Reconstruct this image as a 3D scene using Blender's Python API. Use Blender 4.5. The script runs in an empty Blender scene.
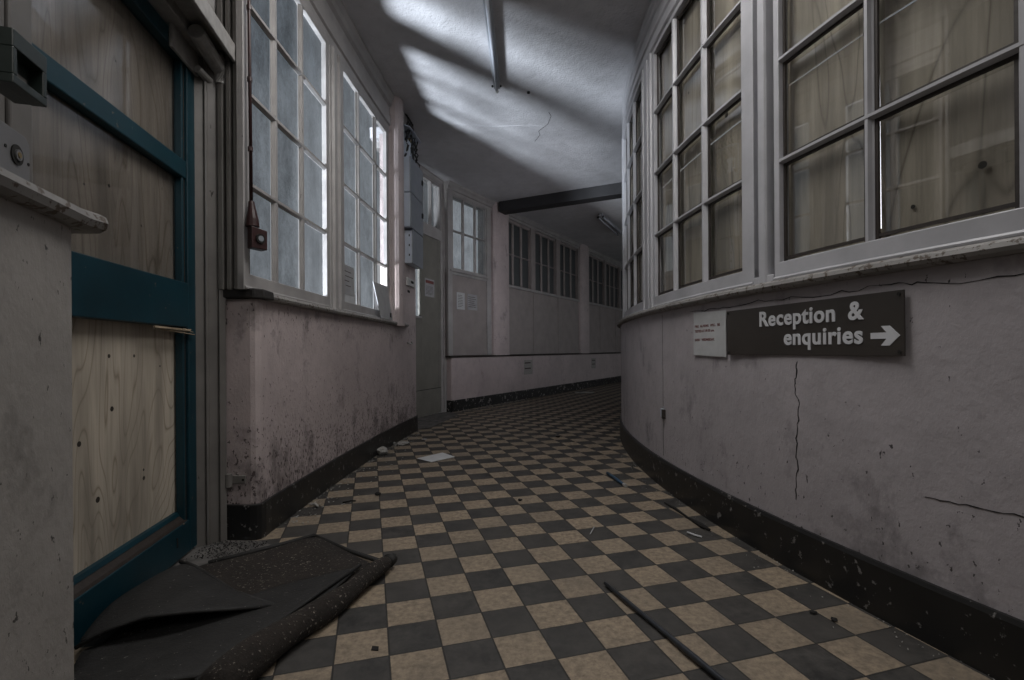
import bpy, bmesh, math, random
from mathutils import Vector, Matrix
random.seed(7)
COL = bpy.context.scene.collection
PI = math.pi

# ------------------------------------------------------------------ helpers
class MB:
    """collects polygons in world coordinates, then links them as one object"""
    def __init__(s): s.v = []; s.f = []
    def add(s, vs, fs):
        n = len(s.v); s.v += [tuple(v) for v in vs]; s.f += [tuple(i + n for i in f) for f in fs]
        return s
    def hull8(s, p):   # p: 4 bottom then 4 top
        return s.add(p, [(3,2,1,0),(4,5,6,7),(0,1,5,4),(1,2,6,5),(2,3,7,6),(3,0,4,7)])
    def box(s, x0, x1, y0, y1, z0, z1):
        return s.hull8([(x0,y0,z0),(x1,y0,z0),(x1,y1,z0),(x0,y1,z0),(x0,y0,z1),(x1,y0,z1),(x1,y1,z1),(x0,y1,z1)])
    def tube(s, path, r, n=10, cap=True, radii=None):
        path = [Vector(p) for p in path]; rings = []
        up = Vector((0,0,1))
        for i, p in enumerate(path):
            d = (path[min(i+1,len(path)-1)] - path[max(i-1,0)]).normalized()
            a = d.cross(up)
            if a.length < 1e-3: a = d.cross(Vector((1,0,0)))
            a.normalize(); b = d.cross(a).normalized()
            rr = radii[i] if radii else r
            rings.append([p + (a*math.cos(t) + b*math.sin(t))*rr for t in [2*PI*k/n for k in range(n)]])
        vs = [v for r_ in rings for v in r_]; fs = []
        for i in range(len(rings)-1):
            for k in range(n):
                fs.append((i*n+k, i*n+(k+1)%n, (i+1)*n+(k+1)%n, (i+1)*n+k))
        if cap:
            fs.append(tuple(range(n-1,-1,-1))); fs.append(tuple((len(rings)-1)*n+k for k in range(n)))
        return s.add(vs, fs)
    def build(s, name, mat, parent=None, smooth=False, bevel=0, seg=2, **props):
        v = [Vector(p) for p in s.v]
        x0, x1 = min(p.x for p in v), max(p.x for p in v)
        y0, y1 = min(p.y for p in v), max(p.y for p in v)
        base = Vector(((x0+x1)/2, (y0+y1)/2, min(p.z for p in v)))
        me = bpy.data.meshes.new(name)
        me.from_pydata([tuple(p-base) for p in v], [], s.f); me.validate()
        bm = bmesh.new(); bm.from_mesh(me)
        bmesh.ops.recalc_face_normals(bm, faces=bm.faces); bm.to_mesh(me); bm.free()
        me.materials.append(mat)
        if smooth:
            for p in me.polygons: p.use_smooth = True
        o = bpy.data.objects.new(name, me); COL.objects.link(o); o.location = base
        if bevel:
            b = o.modifiers.new('bevel', 'BEVEL'); b.width = bevel; b.segments = seg; b.limit_method = 'ANGLE'
        hang(o, parent)
        for k, w in props.items(): o[k] = w
        return o

def hang(o, parent):
    if parent is not None:
        m = Matrix.Identity(4); q = parent
        m = world_of(parent)
        o.parent = parent; o.matrix_parent_inverse = m.inverted()

def world_of(o):
    m = o.matrix_basis.copy() if hasattr(o, 'matrix_basis') else Matrix.Translation(o.location)
    m = Matrix.LocRotScale(o.location, o.rotation_euler, o.scale)
    if o.parent is not None: m = world_of(o.parent) @ o.matrix_parent_inverse @ m
    return m

def empty(name, loc, **props):
    o = bpy.data.objects.new(name, None); COL.objects.link(o); o.location = loc
    o.empty_display_size = .1
    for k, w in props.items(): o[k] = w
    return o

class Arc:
    """vertical surface following an arc; s = length along it, e = distance out into the corridor"""
    def __init__(s, c, R, sign): s.c = c; s.R = R; s.sign = sign
    def P(s, t, e=0):
        th = t/s.R; r = s.R + s.sign*e
        return (s.c[0] - r*math.cos(th), s.c[1] + r*math.sin(th))
class Line:
    def __init__(s, a, b, flip=1):
        d = Vector((b[0]-a[0], b[1]-a[1])); s.L = d.length; d.normalize(); s.a = Vector(a); s.d = d; s.n = Vector((d.y, -d.x))*flip
    def P(s, t, e=0):
        p = s.a + s.d*t + s.n*e
        return (p.x, p.y)

def sweep(mb, cv, s0, s1, prof, step=.12):
    """closed profile of (e, z) swept along a curve"""
    n = max(1, int(math.ceil(abs(s1-s0)/step))) if isinstance(cv, Arc) else 1
    m = len(prof); vs = []; fs = []
    for i in range(n+1):
        t = s0 + (s1-s0)*i/n
        for e, z in prof:
            x, y = cv.P(t, e); vs.append((x, y, z))
    for i in range(n):
        for k in range(m):
            fs.append((i*m+k, i*m+(k+1)%m, (i+1)*m+(k+1)%m, (i+1)*m+k))
    fs.append(tuple(range(m))); fs.append(tuple(n*m+k for k in range(m-1,-1,-1)))
    return mb.add(vs, fs)
def slab(mb, cv, s0, s1, e0, e1, z0, z1, step=.12):
    return sweep(mb, cv, s0, s1, [(e0,z0),(e1,z0),(e1,z1),(e0,z1)], step)
def upright(mb, cv, poly, z0, z1):
    """closed polygon of (s, e) pulled up from z0 to z1"""
    vs = [(*cv.P(t,e), z0) for t, e in poly] + [(*cv.P(t,e), z1) for t, e in poly]
    m = len(poly)
    return mb.add(vs, [tuple(range(m-1,-1,-1)), tuple(range(m,2*m))] + [(k,(k+1)%m,m+(k+1)%m,m+k) for k in range(m)])

# ------------------------------------------------------------------ materials
def newmat(name):
    m = bpy.data.materials.new(name); m.use_nodes = True
    nt = m.node_tree; return m, nt, nt.nodes['Principled BSDF'], nt.nodes['Material Output']
def N(nt, t, **kw):
    n = nt.nodes.new(t)
    for k, v in kw.items():
        if k in n.inputs.keys() if hasattr(n.inputs,'keys') else False: n.inputs[k].default_value = v
        else:
            try: setattr(n, k, v)
            except Exception: n.inputs[k].default_value = v
    return n
def ramp(nt, fac, stops, interp='LINEAR'):
    r = nt.nodes.new('ShaderNodeValToRGB'); r.color_ramp.interpolation = interp
    el = r.color_ramp.elements
    while len(el) > 1: el.remove(el[-1])
    el[0].position = stops[0][0]; c = stops[0][1]; el[0].color = (*c,1) if isinstance(c, tuple) else (c,c,c,1)
    for p, c in stops[1:]:
        q = el.new(p); q.color = (*c,1) if isinstance(c, tuple) else (c,c,c,1)
    nt.links.new(fac, r.inputs[0]); return r.outputs[0]
def world_pos(nt):
    return nt.nodes.new('ShaderNodeNewGeometry').outputs['Position']
def scaled(nt, vec, s):
    m = nt.nodes.new('ShaderNodeMapping'); m.inputs['Scale'].default_value = s; nt.links.new(vec, m.inputs[0]); return m.outputs[0]
def noise(nt, vec, scale, detail=4, rough=.55, dist=0):
    n = nt.nodes.new('ShaderNodeTexNoise'); n.inputs['Scale'].default_value = scale; n.inputs['Detail'].default_value = detail
    n.inputs['Roughness'].default_value = rough; n.inputs['Distortion'].default_value = dist
    nt.links.new(vec, n.inputs['Vector']); return n.outputs['Fac']
def mix(nt, fac, a, b, mode='MIX'):
    m = nt.nodes.new('ShaderNodeMix'); m.data_type = 'RGBA'; m.blend_type = mode; m.clamp_factor = True
    for sock, v in ((m.inputs[0], fac), (m.inputs[6], a), (m.inputs[7], b)):
        if hasattr(v, 'is_linked') or hasattr(v, 'links'): nt.links.new(v, sock)
        elif isinstance(v, (int, float)): sock.default_value = v if sock.type == 'VALUE' else (v,v,v,1)
        else: sock.default_value = (*v, 1)
    return m.outputs[2]
def mth(nt, op, a, b=0.0, c=None):
    m = nt.nodes.new('ShaderNodeMath'); m.operation = op
    for i, v in enumerate((a, b, c)):
        if v is None: continue
        if hasattr(v, 'links'): nt.links.new(v, m.inputs[i])
        else: m.inputs[i].default_value = v
    return m.outputs[0]
def bump(nt, b, h, strength=.3, dist=.01):
    n = nt.nodes.new('ShaderNodeBump'); n.inputs['Strength'].default_value = strength; n.inputs['Distance'].default_value = dist
    nt.links.new(h, n.inputs['Height']); nt.links.new(n.outputs[0], b.inputs['Normal'])

def plaster(name, col, dark, rough=.6, speck=.66, bottom_dirt=True, bumpiness=.35, fs=60, low_amt=1.0, blot=.75):
    """painted plaster with chips, stains and grime that gathers low on the wall"""
    m, nt, b, o = newmat(name); p = world_pos(nt)
    big = noise(nt, p, 1.6, 6, .6); mid = noise(nt, p, 9, 6, .65); fine = noise(nt, scaled(nt, p, (1,1,.6)), fs, 4, .62)
    c = mix(nt, ramp(nt, big, [(.35,0.),(.7,1.)]), col, tuple(x*.80 for x in col))
    c = mix(nt, ramp(nt, mid, [(.45,0.),(.75,.5)]), c, tuple(x*.66 for x in col))
    sep = nt.nodes.new('ShaderNodeSeparateXYZ'); nt.links.new(p, sep.inputs[0])
    if bottom_dirt:
        low = mth(nt,'MULTIPLY', ramp(nt, mth(nt,'MULTIPLY',sep.outputs[2],1/1.2), [(.12,.11),(.42,.05),(.7,.0),(.9,.045),(1,.0)]), low_amt)
        th = mth(nt, 'ADD', fine, low)
        patch = noise(nt, scaled(nt, p, (1,1,.7)), 4.5, 5, .7)
        st = ramp(nt, mth(nt,'ADD',patch,low), [(.60,0.),(.74,blot)])
        c = mix(nt, st, c, tuple(x*.38 for x in col))
    else: th = fine
    msk = ramp(nt, th, [(speck,0.),(speck+.03,.9)])
    c = mix(nt, msk, c, dark)
    nt.links.new(c, b.inputs['Base Color']); b.inputs['Roughness'].default_value = rough
    h = mth(nt,'ADD', mth(nt,'MULTIPLY',mid,.8), mth(nt,'SUBTRACT',mth(nt,'MULTIPLY',fine,.5), mth(nt,'MULTIPLY',msk,.6)))
    bump(nt, b, h, bumpiness, .012)
    return m

def painted(name, col, rough=.45, chip=(.12,.10,.08), amount=.70, var=.25, scale=30, stretch=(1,1,.25)):
    """old gloss paint on joinery: uneven, chipped"""
    m, nt, b, o = newmat(name); p = world_pos(nt)
    f = noise(nt, scaled(nt, p, stretch), scale, 5, .65); g = noise(nt, p, 5, 5, .6)
    c = mix(nt, ramp(nt, g, [(.35,0.),(.7,1.)]), col, tuple(x*(1-var) for x in col))
    msk = ramp(nt, f, [(amount,0.),(amount+.03,1.)])
    c = mix(nt, msk, c, chip)
    nt.links.new(c, b.inputs['Base Color']); b.inputs['Roughness'].default_value = rough
    bump(nt, b, mth(nt,'SUBTRACT',g,mth(nt,'MULTIPLY',msk,.5)), .25, .004)
    return m

def plain(name, col, rough=.5, metal=0, var=.15, scale=20, bumps=.1):
    m, nt, b, o = newmat(name); p = world_pos(nt)
    g = noise(nt, p, scale, 4, .6)
    c = mix(nt, ramp(nt, g, [(.35,0.),(.7,1.)]), col, tuple(x*(1-var) for x in col))
    nt.links.new(c, b.inputs['Base Color']); b.inputs['Roughness'].default_value = rough; b.inputs['Metallic'].default_value = metal
    if bumps: bump(nt, b, g, bumps, .003)
    return m

def plywood(name, col, line, across=(1,1), freq=26, knots=True, contrast=.6, smudge=0.0):
    """rotary cut plywood: contour figure stretched along the grain (z)"""
    m, nt, b, o = newmat(name); p = world_pos(nt)
    q = scaled(nt, p, (1,1,.22)); n1 = noise(nt, q, 2.6, 2, .5, .6)
    rings = mth(nt,'ABSOLUTE', mth(nt,'SINE', mth(nt,'MULTIPLY', n1, freq*3.0)))
    rr = ramp(nt, rings, [(0.,1.),(.16,.35),(.4,0.)])
    fib = noise(nt, scaled(nt, p, (1,1,.04)), 90, 3, .6)
    big = noise(nt, scaled(nt, p, (1,1,.12)), 9, 4, .6)
    c = mix(nt, mth(nt,'MULTIPLY',rr,contrast), col, line)
    c = mix(nt, ramp(nt, fib, [(.4,0.),(.7,.45)]), c, tuple(x*.55 for x in col))
    c = mix(nt, ramp(nt, big, [(.4,0.),(.68,.85)]), c, tuple(x*.45 for x in col))
    if knots:
        v = nt.nodes.new('ShaderNodeTexVoronoi'); v.inputs['Scale'].default_value = 3.3; nt.links.new(scaled(nt, p, (1,1,.6)), v.inputs['Vector'])
        c = mix(nt, ramp(nt, v.outputs['Distance'], [(.0,1.),(.04,.95),(.062,0.)]), c, tuple(x*.12 for x in col))
    nt.links.new(c, b.inputs['Base Color']); b.inputs['Roughness'].default_value = .7
    bump(nt, b, mth(nt,'ADD',rings,fib), .15, .003)
    return m

def frosted(name, tint, clear=.10, gloss=.08, grime=.5):
    """dirty obscured window glass that lets daylight through"""
    m, nt, b, o = newmat(name); nt.nodes.remove(b); p = world_pos(nt)
    g = noise(nt, scaled(nt, p, (1,1,.5)), 4, 5, .6); f = noise(nt, p, 60, 3, .6)
    c = mix(nt, ramp(nt, g, [(.3,0.),(.7,1.)]), tint, tuple(x*(1-grime) for x in tint))
    c = mix(nt, ramp(nt, f, [(.45,0.),(.7,.3)]), c, tuple(x*.5 for x in tint))
    tr = nt.nodes.new('ShaderNodeBsdfTranslucent'); nt.links.new(c, tr.inputs[0])
    tp = nt.nodes.new('ShaderNodeBsdfTransparent'); tp.inputs[0].default_value = (.9,.95,1,1)
    gl = nt.nodes.new('ShaderNodeBsdfGlossy'); gl.inputs['Roughness'].default_value = .12
    m1 = nt.nodes.new('ShaderNodeMixShader'); m1.inputs[0].default_value = clear
    d1 = noise(nt, scaled(nt, p, (1,1,.6)), 7, 6, .7); d2 = noise(nt, p, 70, 3, .6)
    nt.links.new(mth(nt,'MULTIPLY', ramp(nt, mth(nt,'ADD',mth(nt,'MULTIPLY',d1,.75),mth(nt,'MULTIPLY',d2,.25)), [(.36,.55),(.62,1.18)]), clear), m1.inputs[0])
    nt.links.new(tr.outputs[0], m1.inputs[1]); nt.links.new(tp.outputs[0], m1.inputs[2])
    m2 = nt.nodes.new('ShaderNodeMixShader'); m2.inputs[0].default_value = gloss
    nt.links.new(m1.outputs[0], m2.inputs[1]); nt.links.new(gl.outputs[0], m2.inputs[2])
    thin_sheet(nt, m2.outputs[0], o); return m
def thin_sheet(nt, shader, o):
    # one optical surface per pane: rays leaving through the far side of the sheet carry straight on
    geo = nt.nodes.new('ShaderNodeNewGeometry'); pas = nt.nodes.new('ShaderNodeBsdfTransparent')
    mx = nt.nodes.new('ShaderNodeMixShader'); nt.links.new(geo.outputs['Backfacing'], mx.inputs[0])
    nt.links.new(shader, mx.inputs[1]); nt.links.new(pas.outputs[0], mx.inputs[2]); nt.links.new(mx.outputs[0], o.inputs[0])
def clearglass(name, gloss=.22, tint=(.82,.84,.84), rough=.02, smear=True):
    m, nt, b, o = newmat(name); nt.nodes.remove(b)
    tp = nt.nodes.new('ShaderNodeBsdfTransparent'); tp.inputs[0].default_value = (*tint,1)
    gl = nt.nodes.new('ShaderNodeBsdfGlossy'); gl.inputs['Roughness'].default_value = rough
    lw = nt.nodes.new('ShaderNodeFresnel'); lw.inputs['IOR'].default_value = 1.5
    f = mth(nt,'ADD',mth(nt,'MULTIPLY',lw.outputs[0],1.0),gloss)
    if smear:
        g = noise(nt, scaled(nt, world_pos(nt), (1,1,.4)), 7, 5, .6)
        f = mth(nt,'MULTIPLY', f, ramp(nt, g, [(.3,.65),(.6,1.)]))
    mx = nt.nodes.new('ShaderNodeMixShader'); nt.links.new(f, mx.inputs[0])
    nt.links.new(tp.outputs[0], mx.inputs[1]); nt.links.new(gl.outputs[0], mx.inputs[2])
    thin_sheet(nt, mx.outputs[0], o); return m

M = {}
M['wall_r'] = plaster('right_wall_paint', (.44,.41,.43), (.04,.035,.035), speck=.69, fs=52, low_amt=.55, blot=.7, bumpiness=.4)
M['wall_l'] = plaster('left_wall_paint', (.48,.41,.405), (.055,.04,.04), speck=.672, fs=64, low_amt=1.25, blot=.95, bumpiness=.45)
M['wall_f'] = plaster('far_wall_paint', (.48,.41,.405), (.055,.04,.04), speck=.71, fs=64, low_amt=.3, blot=.6, bumpiness=.4)
M['wall_n'] = plaster('near_wall_paint', (.33,.31,.29), (.03,.028,.026), speck=.69, fs=56, low_amt=.7, bumpiness=.35)
M['panel'] = painted('panel_paint', (.30,.265,.255), .5, (.06,.05,.045), .74, .2, 12)
M['ceil'] = plaster('ceiling_paint', (.66,.66,.69), (.2,.2,.2), speck=.80, bottom_dirt=False, bumpiness=.8, fs=45)
M['skirt'] = painted('black_skirting_paint', (.013,.013,.013), .38, (.17,.165,.16), .615, .3, 26, (1,1,1))
M['white'] = painted('old_white_gloss', (.43,.43,.455), .38, (.08,.07,.06), .735, .22, 30)
M['whitel'] = painted('old_cream_gloss', (.36,.345,.34), .4, (.05,.04,.035), .70, .25, 34)
M['casing'] = painted('grimy_casing_paint', (.165,.155,.145), .42, (.03,.025,.02), .68, .3, 34)
M['sill'] = painted('worn_sill_paint', (.27,.26,.25), .5, (.07,.05,.035), .555, .35, 40, (1,1,1))
M['sillblack'] = plain('bare_charred_sill', (.018,.016,.015), .8, 0, .5, 60, .6)
M['black'] = plain('black_gap', (.008,.008,.008), .8)
M['skirtc'] = painted('chipped_black_skirting', (.013,.013,.013), .38, (.30,.28,.27), .585, .3, 16, (1,1,1))
M['beam'] = painted('dark_beam_paint', (.03,.03,.033), .6, (.05,.05,.05), .7)
M['frost'] = frosted('frosted_glass', (.020,.021,.022), .50, .04, .6)
M['frost3'] = frosted('bright_frosted_glass', (.30,.29,.28), .62, .04, .35)
M['frostd'] = frosted('dim_frosted_glass', (.05,.05,.05), .24, .04, .3)
M['glass'] = clearglass('window_glass', .17)
M['doorglass'] = clearglass('door_glass', .06, (.62,.62,.63), .06)
M['darkpane'] = plain('boarded_pane', (.055,.062,.064), .35)
M['ply'] = plywood('window_plywood', (.54,.47,.38), (.13,.10,.075), freq=9, contrast=.8)
M['plyd'] = plywood('door_plywood', (.50,.44,.36), (.20,.16,.11), freq=30, contrast=.85)
M['teal'] = painted('teal_gloss_paint', (.002,.034,.050), .42, (.15,.11,.08), .675, .35, 26, (1,1,1))
M['doork'] = painted('khaki_door_paint', (.19,.182,.16), .45, (.05,.045,.04), .74, .2)
M['bead'] = plain('dark_glazing_bead', (.03,.022,.018), .6, 0, .4, 40, .5)
M['grey'] = plain('grey_enamel', (.52,.57,.66), .38, 0, .12, 8, .05)
M['greyd'] = plain('dark_grey_enamel', (.24,.26,.29), .4, 0, .15, 8, .05)
M['closer'] = plain('grimy_closer_paint', (.32,.31,.30), .42, 0, .3, 30, .2)
M['red'] = plain('dark_red_enamel', (.034,.010,.010), .4, 0, .3, 30, .15)
M['green'] = plain('dark_green_enamel', (.022,.032,.028), .35, 0, .2, 30, .1)
M['alu'] = plain('satin_metal', (.22,.22,.225), .42, .4, .1, 30, .05)
M['brass'] = plain('lock_brass', (.35,.26,.12), .35, .8, .1, 30, 0)
M['paper'] = plain('white_paper', (.50,.51,.52), .8, 0, .12, 14, .1)
M['paperd'] = plain('grubby_paper', (.36,.36,.37), .8, 0, .2, 14, .1)
M['ink'] = plain('printed_ink', (.05,.03,.03), .7, 0, 0, 10, 0)
M['inkr'] = plain('red_print', (.17,.05,.045), .7, 0, 0, 10, 0)
M['signb'] = plain('sign_brown_plate', (.045,.039,.034), .36, 0, .25, 6, .03)
M['signw'] = plain('sign_lettering', (.62,.63,.66), .5, 0, .1, 20, 0)
M['plastic'] = plain('white_plastic', (.48,.48,.47), .4, 0, .08, 10, 0)
M['tubeg'] = plain('unlit_tube_glass', (.62,.66,.74), .15, 0, .02, 10, 0)
M['battenm'] = plain('batten_enamel', (.42,.44,.48), .35, 0, .12, 10, 0)
M['rodm'] = plain('dark_rod', (.05,.055,.065), .35, .3, .4, 40, .2)
M['blue'] = plain('blue_plastic', (.03,.07,.12), .4, 0, .2, 30, 0)
M['scrap'] = plain('dusty_scrap', (.34,.33,.31), .85, 0, .3, 60, .4)
M['dirt'] = plain('black_debris', (.012,.011,.010), .9, 0, .3, 80, .5)
M['knot'] = plain('plywood_knot', (.035,.027,.02), .7, 0, .4, 60, .2)
M['concrete'] = plain('dirty_concrete', (.13,.122,.115), .75, 0, .7, 11, .5)
M['wire'] = plain('black_cable', (.02,.02,.02), .5, 0, .2, 30, 0)
M['straw'] = plain('splintered_wood', (.28,.22,.15), .8, 0, .3, 60, .3)

def mat_floor():
    """cream and charcoal quarry tiles, six inches square, grid turned to the corridor"""
    m, nt, b, o = newmat('checker_tiles'); p = world_pos(nt)
    yaw, ox, oy, t = .27994, -.21245, 1.46111, .15238
    mp = nt.nodes.new('ShaderNodeMapping'); mp.vector_type = 'TEXTURE'
    mp.inputs['Location'].default_value = (ox, oy, 0); mp.inputs['Rotation'].default_value = (0,0,yaw); mp.inputs['Scale'].default_value = (t,t,1)
    nt.links.new(p, mp.inputs[0])
    sep = nt.nodes.new('ShaderNodeSeparateXYZ'); nt.links.new(mp.outputs[0], sep.inputs[0])
    X, Y = sep.outputs[0], sep.outputs[1]
    fx, fy = mth(nt,'FLOOR',X), mth(nt,'FLOOR',Y)
    par = mth(nt,'FLOORED_MODULO', mth(nt,'ADD',fx,fy), 2.0)
    comb = nt.nodes.new('ShaderNodeCombineXYZ'); nt.links.new(fx, comb.inputs[0]); nt.links.new(fy, comb.inputs[1])
    wn = nt.nodes.new('ShaderNodeTexWhiteNoise'); wn.noise_dimensions = '2D'; nt.links.new(comb.outputs[0], wn.inputs['Vector'])
    rnd = wn.outputs['Value']
    n1 = noise(nt, p, 42, 6, .7); n2 = noise(nt, p, 3, 5, .6); n3 = noise(nt, p, 120, 3, .6)
    light = mix(nt, ramp(nt, n1, [(.33,0.),(.68,1.)]), (.36,.285,.20), (.14,.11,.08))
    light = mix(nt, mth(nt,'MULTIPLY',rnd,.45), light, (.20,.165,.125))
    n4 = noise(nt, p, 9, 6, .7)
    darkc = mix(nt, ramp(nt, mth(nt,'ADD',mth(nt,'MULTIPLY',n1,.5),mth(nt,'MULTIPLY',n4,.5)), [(.40,0.),(.60,1.)]), (.014,.0135,.013), (.062,.058,.053))
    darkc = mix(nt, mth(nt,'MULTIPLY',rnd,.4), darkc, (.038,.036,.034))
    c = mix(nt, par, light, darkc)
    c = mix(nt, ramp(nt, n2, [(.42,0.),(.7,.4)]), c, (.075,.066,.058))
    pits = ramp(nt, n3, [(.70,0.),(.74,.8)])
    c = mix(nt, pits, c, (.03,.028,.026))
    darkfac = 0
    ex = mth(nt,'ABSOLUTE',mth(nt,'SUBTRACT',mth(nt,'FRACT',X),.5)); ey = mth(nt,'ABSOLUTE',mth(nt,'SUBTRACT',mth(nt,'FRACT',Y),.5))
    ed = mth(nt,'MAXIMUM',ex,ey); g = ramp(nt, mth(nt,'ADD',ed,mth(nt,'MULTIPLY',mth(nt,'SUBTRACT',n1,.5),.012)), [(.480,0.),(.487,1.)])
    c = mix(nt, g, c, (.022,.020,.018))
    nt.links.new(c, b.inputs['Base Color'])
    rr = mth(nt,'ADD', mth(nt,'MULTIPLY',n1,.35), .46); nt.links.new(rr, b.inputs['Roughness'])
    tilt = mth(nt,'MULTIPLY',rnd,.2)
    bump(nt, b, mth(nt,'SUBTRACT',mth(nt,'ADD',mth(nt,'MULTIPLY',n1,.35),tilt),mth(nt,'MULTIPLY',g,1.)), .35, .004)
    return m
M['floor'] = mat_floor()

def mat_mat(name, base, fleck, scale, rough, lo, hi, bstr):
    m, nt, b, o = newmat(name); p = world_pos(nt)
    n = noise(nt, p, scale, 5, .75); f = noise(nt, p, 95, 2, .6); q = noise(nt, p, 6, 4, .6)
    c = mix(nt, ramp(nt, n, [(.4,0.),(.7,1.)]), base, tuple(x*.45 for x in base))
    c = mix(nt, ramp(nt, q, [(.45,0.),(.75,.5)]), c, tuple(x*1.9 for x in base))
    c = mix(nt, ramp(nt, f, [(lo,0.),(hi,1.)]), c, fleck)
    nt.links.new(c, b.inputs['Base Color']); b.inputs['Roughness'].default_value = rough
    bump(nt, b, mth(nt,'ADD',n,mth(nt,'MULTIPLY',f,.5)), bstr, .006); return m
M['pile'] = mat_mat('mat_pile', (.019,.0145,.0115), (.20,.175,.15), 55, .95, .63, .70, 1.0)
M['rubber'] = mat_mat('mat_rubber', (.015,.0145,.014), (.16,.15,.14), 18, .72, .70, .72, .6)
M['crumb'] = M['dirt']

# ------------------------------------------------------------------ the plan
RW = Arc((8.44, 3.5), 7.485, +1)            # right wall, bulging into the corridor
LA = Arc((29.123, 2.6), 30.315, -1)         # left wall beside the entrance
LB = Line((-.8629, 7.0577), (-.8629+.512, 7.0577+.859))   # left wall beyond the far door
DR = Line((-1.289, 1.441), (-1.415, 2.194))     # the boarded entrance door
FD = Line((-1.42, 5.76), (-1.007, 6.999))         # khaki door
NW = Line((-.848-.33*0, .950), (-.55, .03), -1)     # low wall nearest the camera, left; s runs back towards the camera
H = 3.3
K = 'structure'

# floor
fl = MB(); fl.add([(-3,-2.2,0),(6.5,-2.2,0),(9,18,0),(-3,18,0)], [(0,1,2,3)])
fl.build('floor', M['floor'], kind=K)
# ceiling, following both walls
cl = MB()
left = [(-.95,-2.2), (-1.05,.9), (-1.62,1.3), (-1.62,2.2), (-1.42,2.35)] + [LA.P(t,-.22) for t in (-.1,.5,1,1.5,2,2.5,2.95)] + [(-1.6,5.6),(-1.6,6.4),(-1.15,7.0)] + [LB.P(t,-.25) for t in (.2,3,6,9,12.0)]
right = [RW.P(t,-.25) for t in (-5.5,-4.5,-3.5,-2.7,-2,-1.5,-1,-.5,0,.5,1,1.5,2,2.5,3,4,5,6)] + [(9.0,16.0)]
poly = left + right[::-1]
n = len(poly)
cl.add([(x,y,H) for x,y in poly] + [(x,y,H+.12) for x,y in poly], [tuple(range(n)), tuple(range(2*n-1,n-1,-1))] + [(k,(k+1)%n,n+(k+1)%n,n+k) for k in range(n)])
cl.build('ceiling', M['ceil'], kind=K)

ceil_ = bpy.data.objects['ceiling']
for pts in ([(.28,5.72),(.33,5.55),(.31,5.45),(.40,5.28),(.42,5.10),(.39,5.02)], [(-.6,5.25),(-.2,5.33),(.2,5.30),(.7,5.42),(1.0,5.40)]):
    f = MB(); f.tube([(x,y,3.2995) for x,y in pts], .0022, 5); f.build('crack', M['beam'] if len(pts)==6 else M['ceil'], ceil_)
# ---- right wall
w = MB(); slab(w, RW, -5.5, 6, -.22, 0, 0, 1.115, .1); wr = w.build('wall_right', M['wall_r'], kind=K)
w = MB(); sweep(w, RW, -5.5, 6, [(-.01,0),(.016,0),(.016,.165),(.010,.178),(-.01,.180)], .1); w.build('baseboard_right', M['skirt'], kind=K)
w = MB(); sweep(w, RW, -5.5, 6, [(-.14,1.115),(.020,1.115),(.036,1.122),(.042,1.133),(.038,1.146),(.022,1.156),(-.02,1.162),(-.14,1.168)], .1)
w.build('trim_1', M['sill'], kind=K, label='worn rounded window ledge along the curved right wall')
w = MB(); sweep(w, RW, -5.5, 6, [(-.14,2.945),(-.030,2.945),(-.018,2.955),(-.018,2.985),(-.036,2.992),(-.036,3.05),(-.024,3.06),(-.024,3.10),(-.046,3.11),(-.046,3.19),(-.034,3.20),(-.034,3.235),(-.022,3.25),(-.022,3.285),(-.034,H),(-.14,H)], .1)
w.build('trim_2', M['white'], kind=K)
# cracks and the chased cable line in the right wall
def crack(cv, pts, e, wid, name, mat, parent, jit=.006, n=7):
    mb = MB(); P = []
    for (s0,z0),(s1,z1) in zip(pts, pts[1:]):
        for k in range(n):
            f = k/n; P.append((s0+(s1-s0)*f+random.uniform(-jit,jit), z0+(z1-z0)*f+random.uniform(-jit,jit)))
    P.append(pts[-1])
    vs = []; fs = []
    for i,(s,z) in enumerate(P):
        a = P[max(i-1,0)]; b = P[min(i+1,len(P)-1)]; dx, dz = b[0]-a[0], b[1]-a[1]; L = math.hypot(dx,dz) or 1
        ww = wid*random.uniform(.3,1.3); nx, nz = -dz/L*ww, dx/L*ww
        for q in (-1,1):
            x, y = cv.P(s+nx*q, e); vs.append((x,y,z+nz*q))
            x, y = cv.P(s+nx*q, e-.004); vs.append((x,y,z+nz*q))
    for i in range(len(P)-1):
        a = i*4; c = a+4
        fs += [(a,a+2,c+2,c),(a+1,c+1,c+3,a+3),(a,c,c+1,a+1),(a+2,a+3,c+3,c+2)]
    mb.add(vs, fs); return mb.build(name, mat, parent)
crack(RW, [(-1.574,.83),(-1.560,.74),(-1.582,.66),(-1.570,.52),(-1.572,.40),(-1.565,.28)], .0015, .0022, 'crack', M['dirt'], wr)
crack(RW, [(-.75,1.085),(-1.05,1.078),(-1.35,1.085),(-1.7,1.072),(-1.95,1.080),(-2.1,1.062),(-2.4,1.06)], .0015, .0014, 'crack', M['dirt'], wr)
crack(RW, [(-.345,1.10),(-.350,.8),(-.352,.50)], .0015, .0030, 'cable_chase', M['casing'], wr, .0015)
crack(RW, [(-.352,.46),(-.350,.3),(-.352,.20)], .0015, .0040, 'cable_chase', M['casing'], wr, .0015)
crack(RW, [(-2.35,.45),(-2.2,.44),(-2.05,.43)], .0015, .0014, 'crack', M['dirt'], wr, .003)

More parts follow.
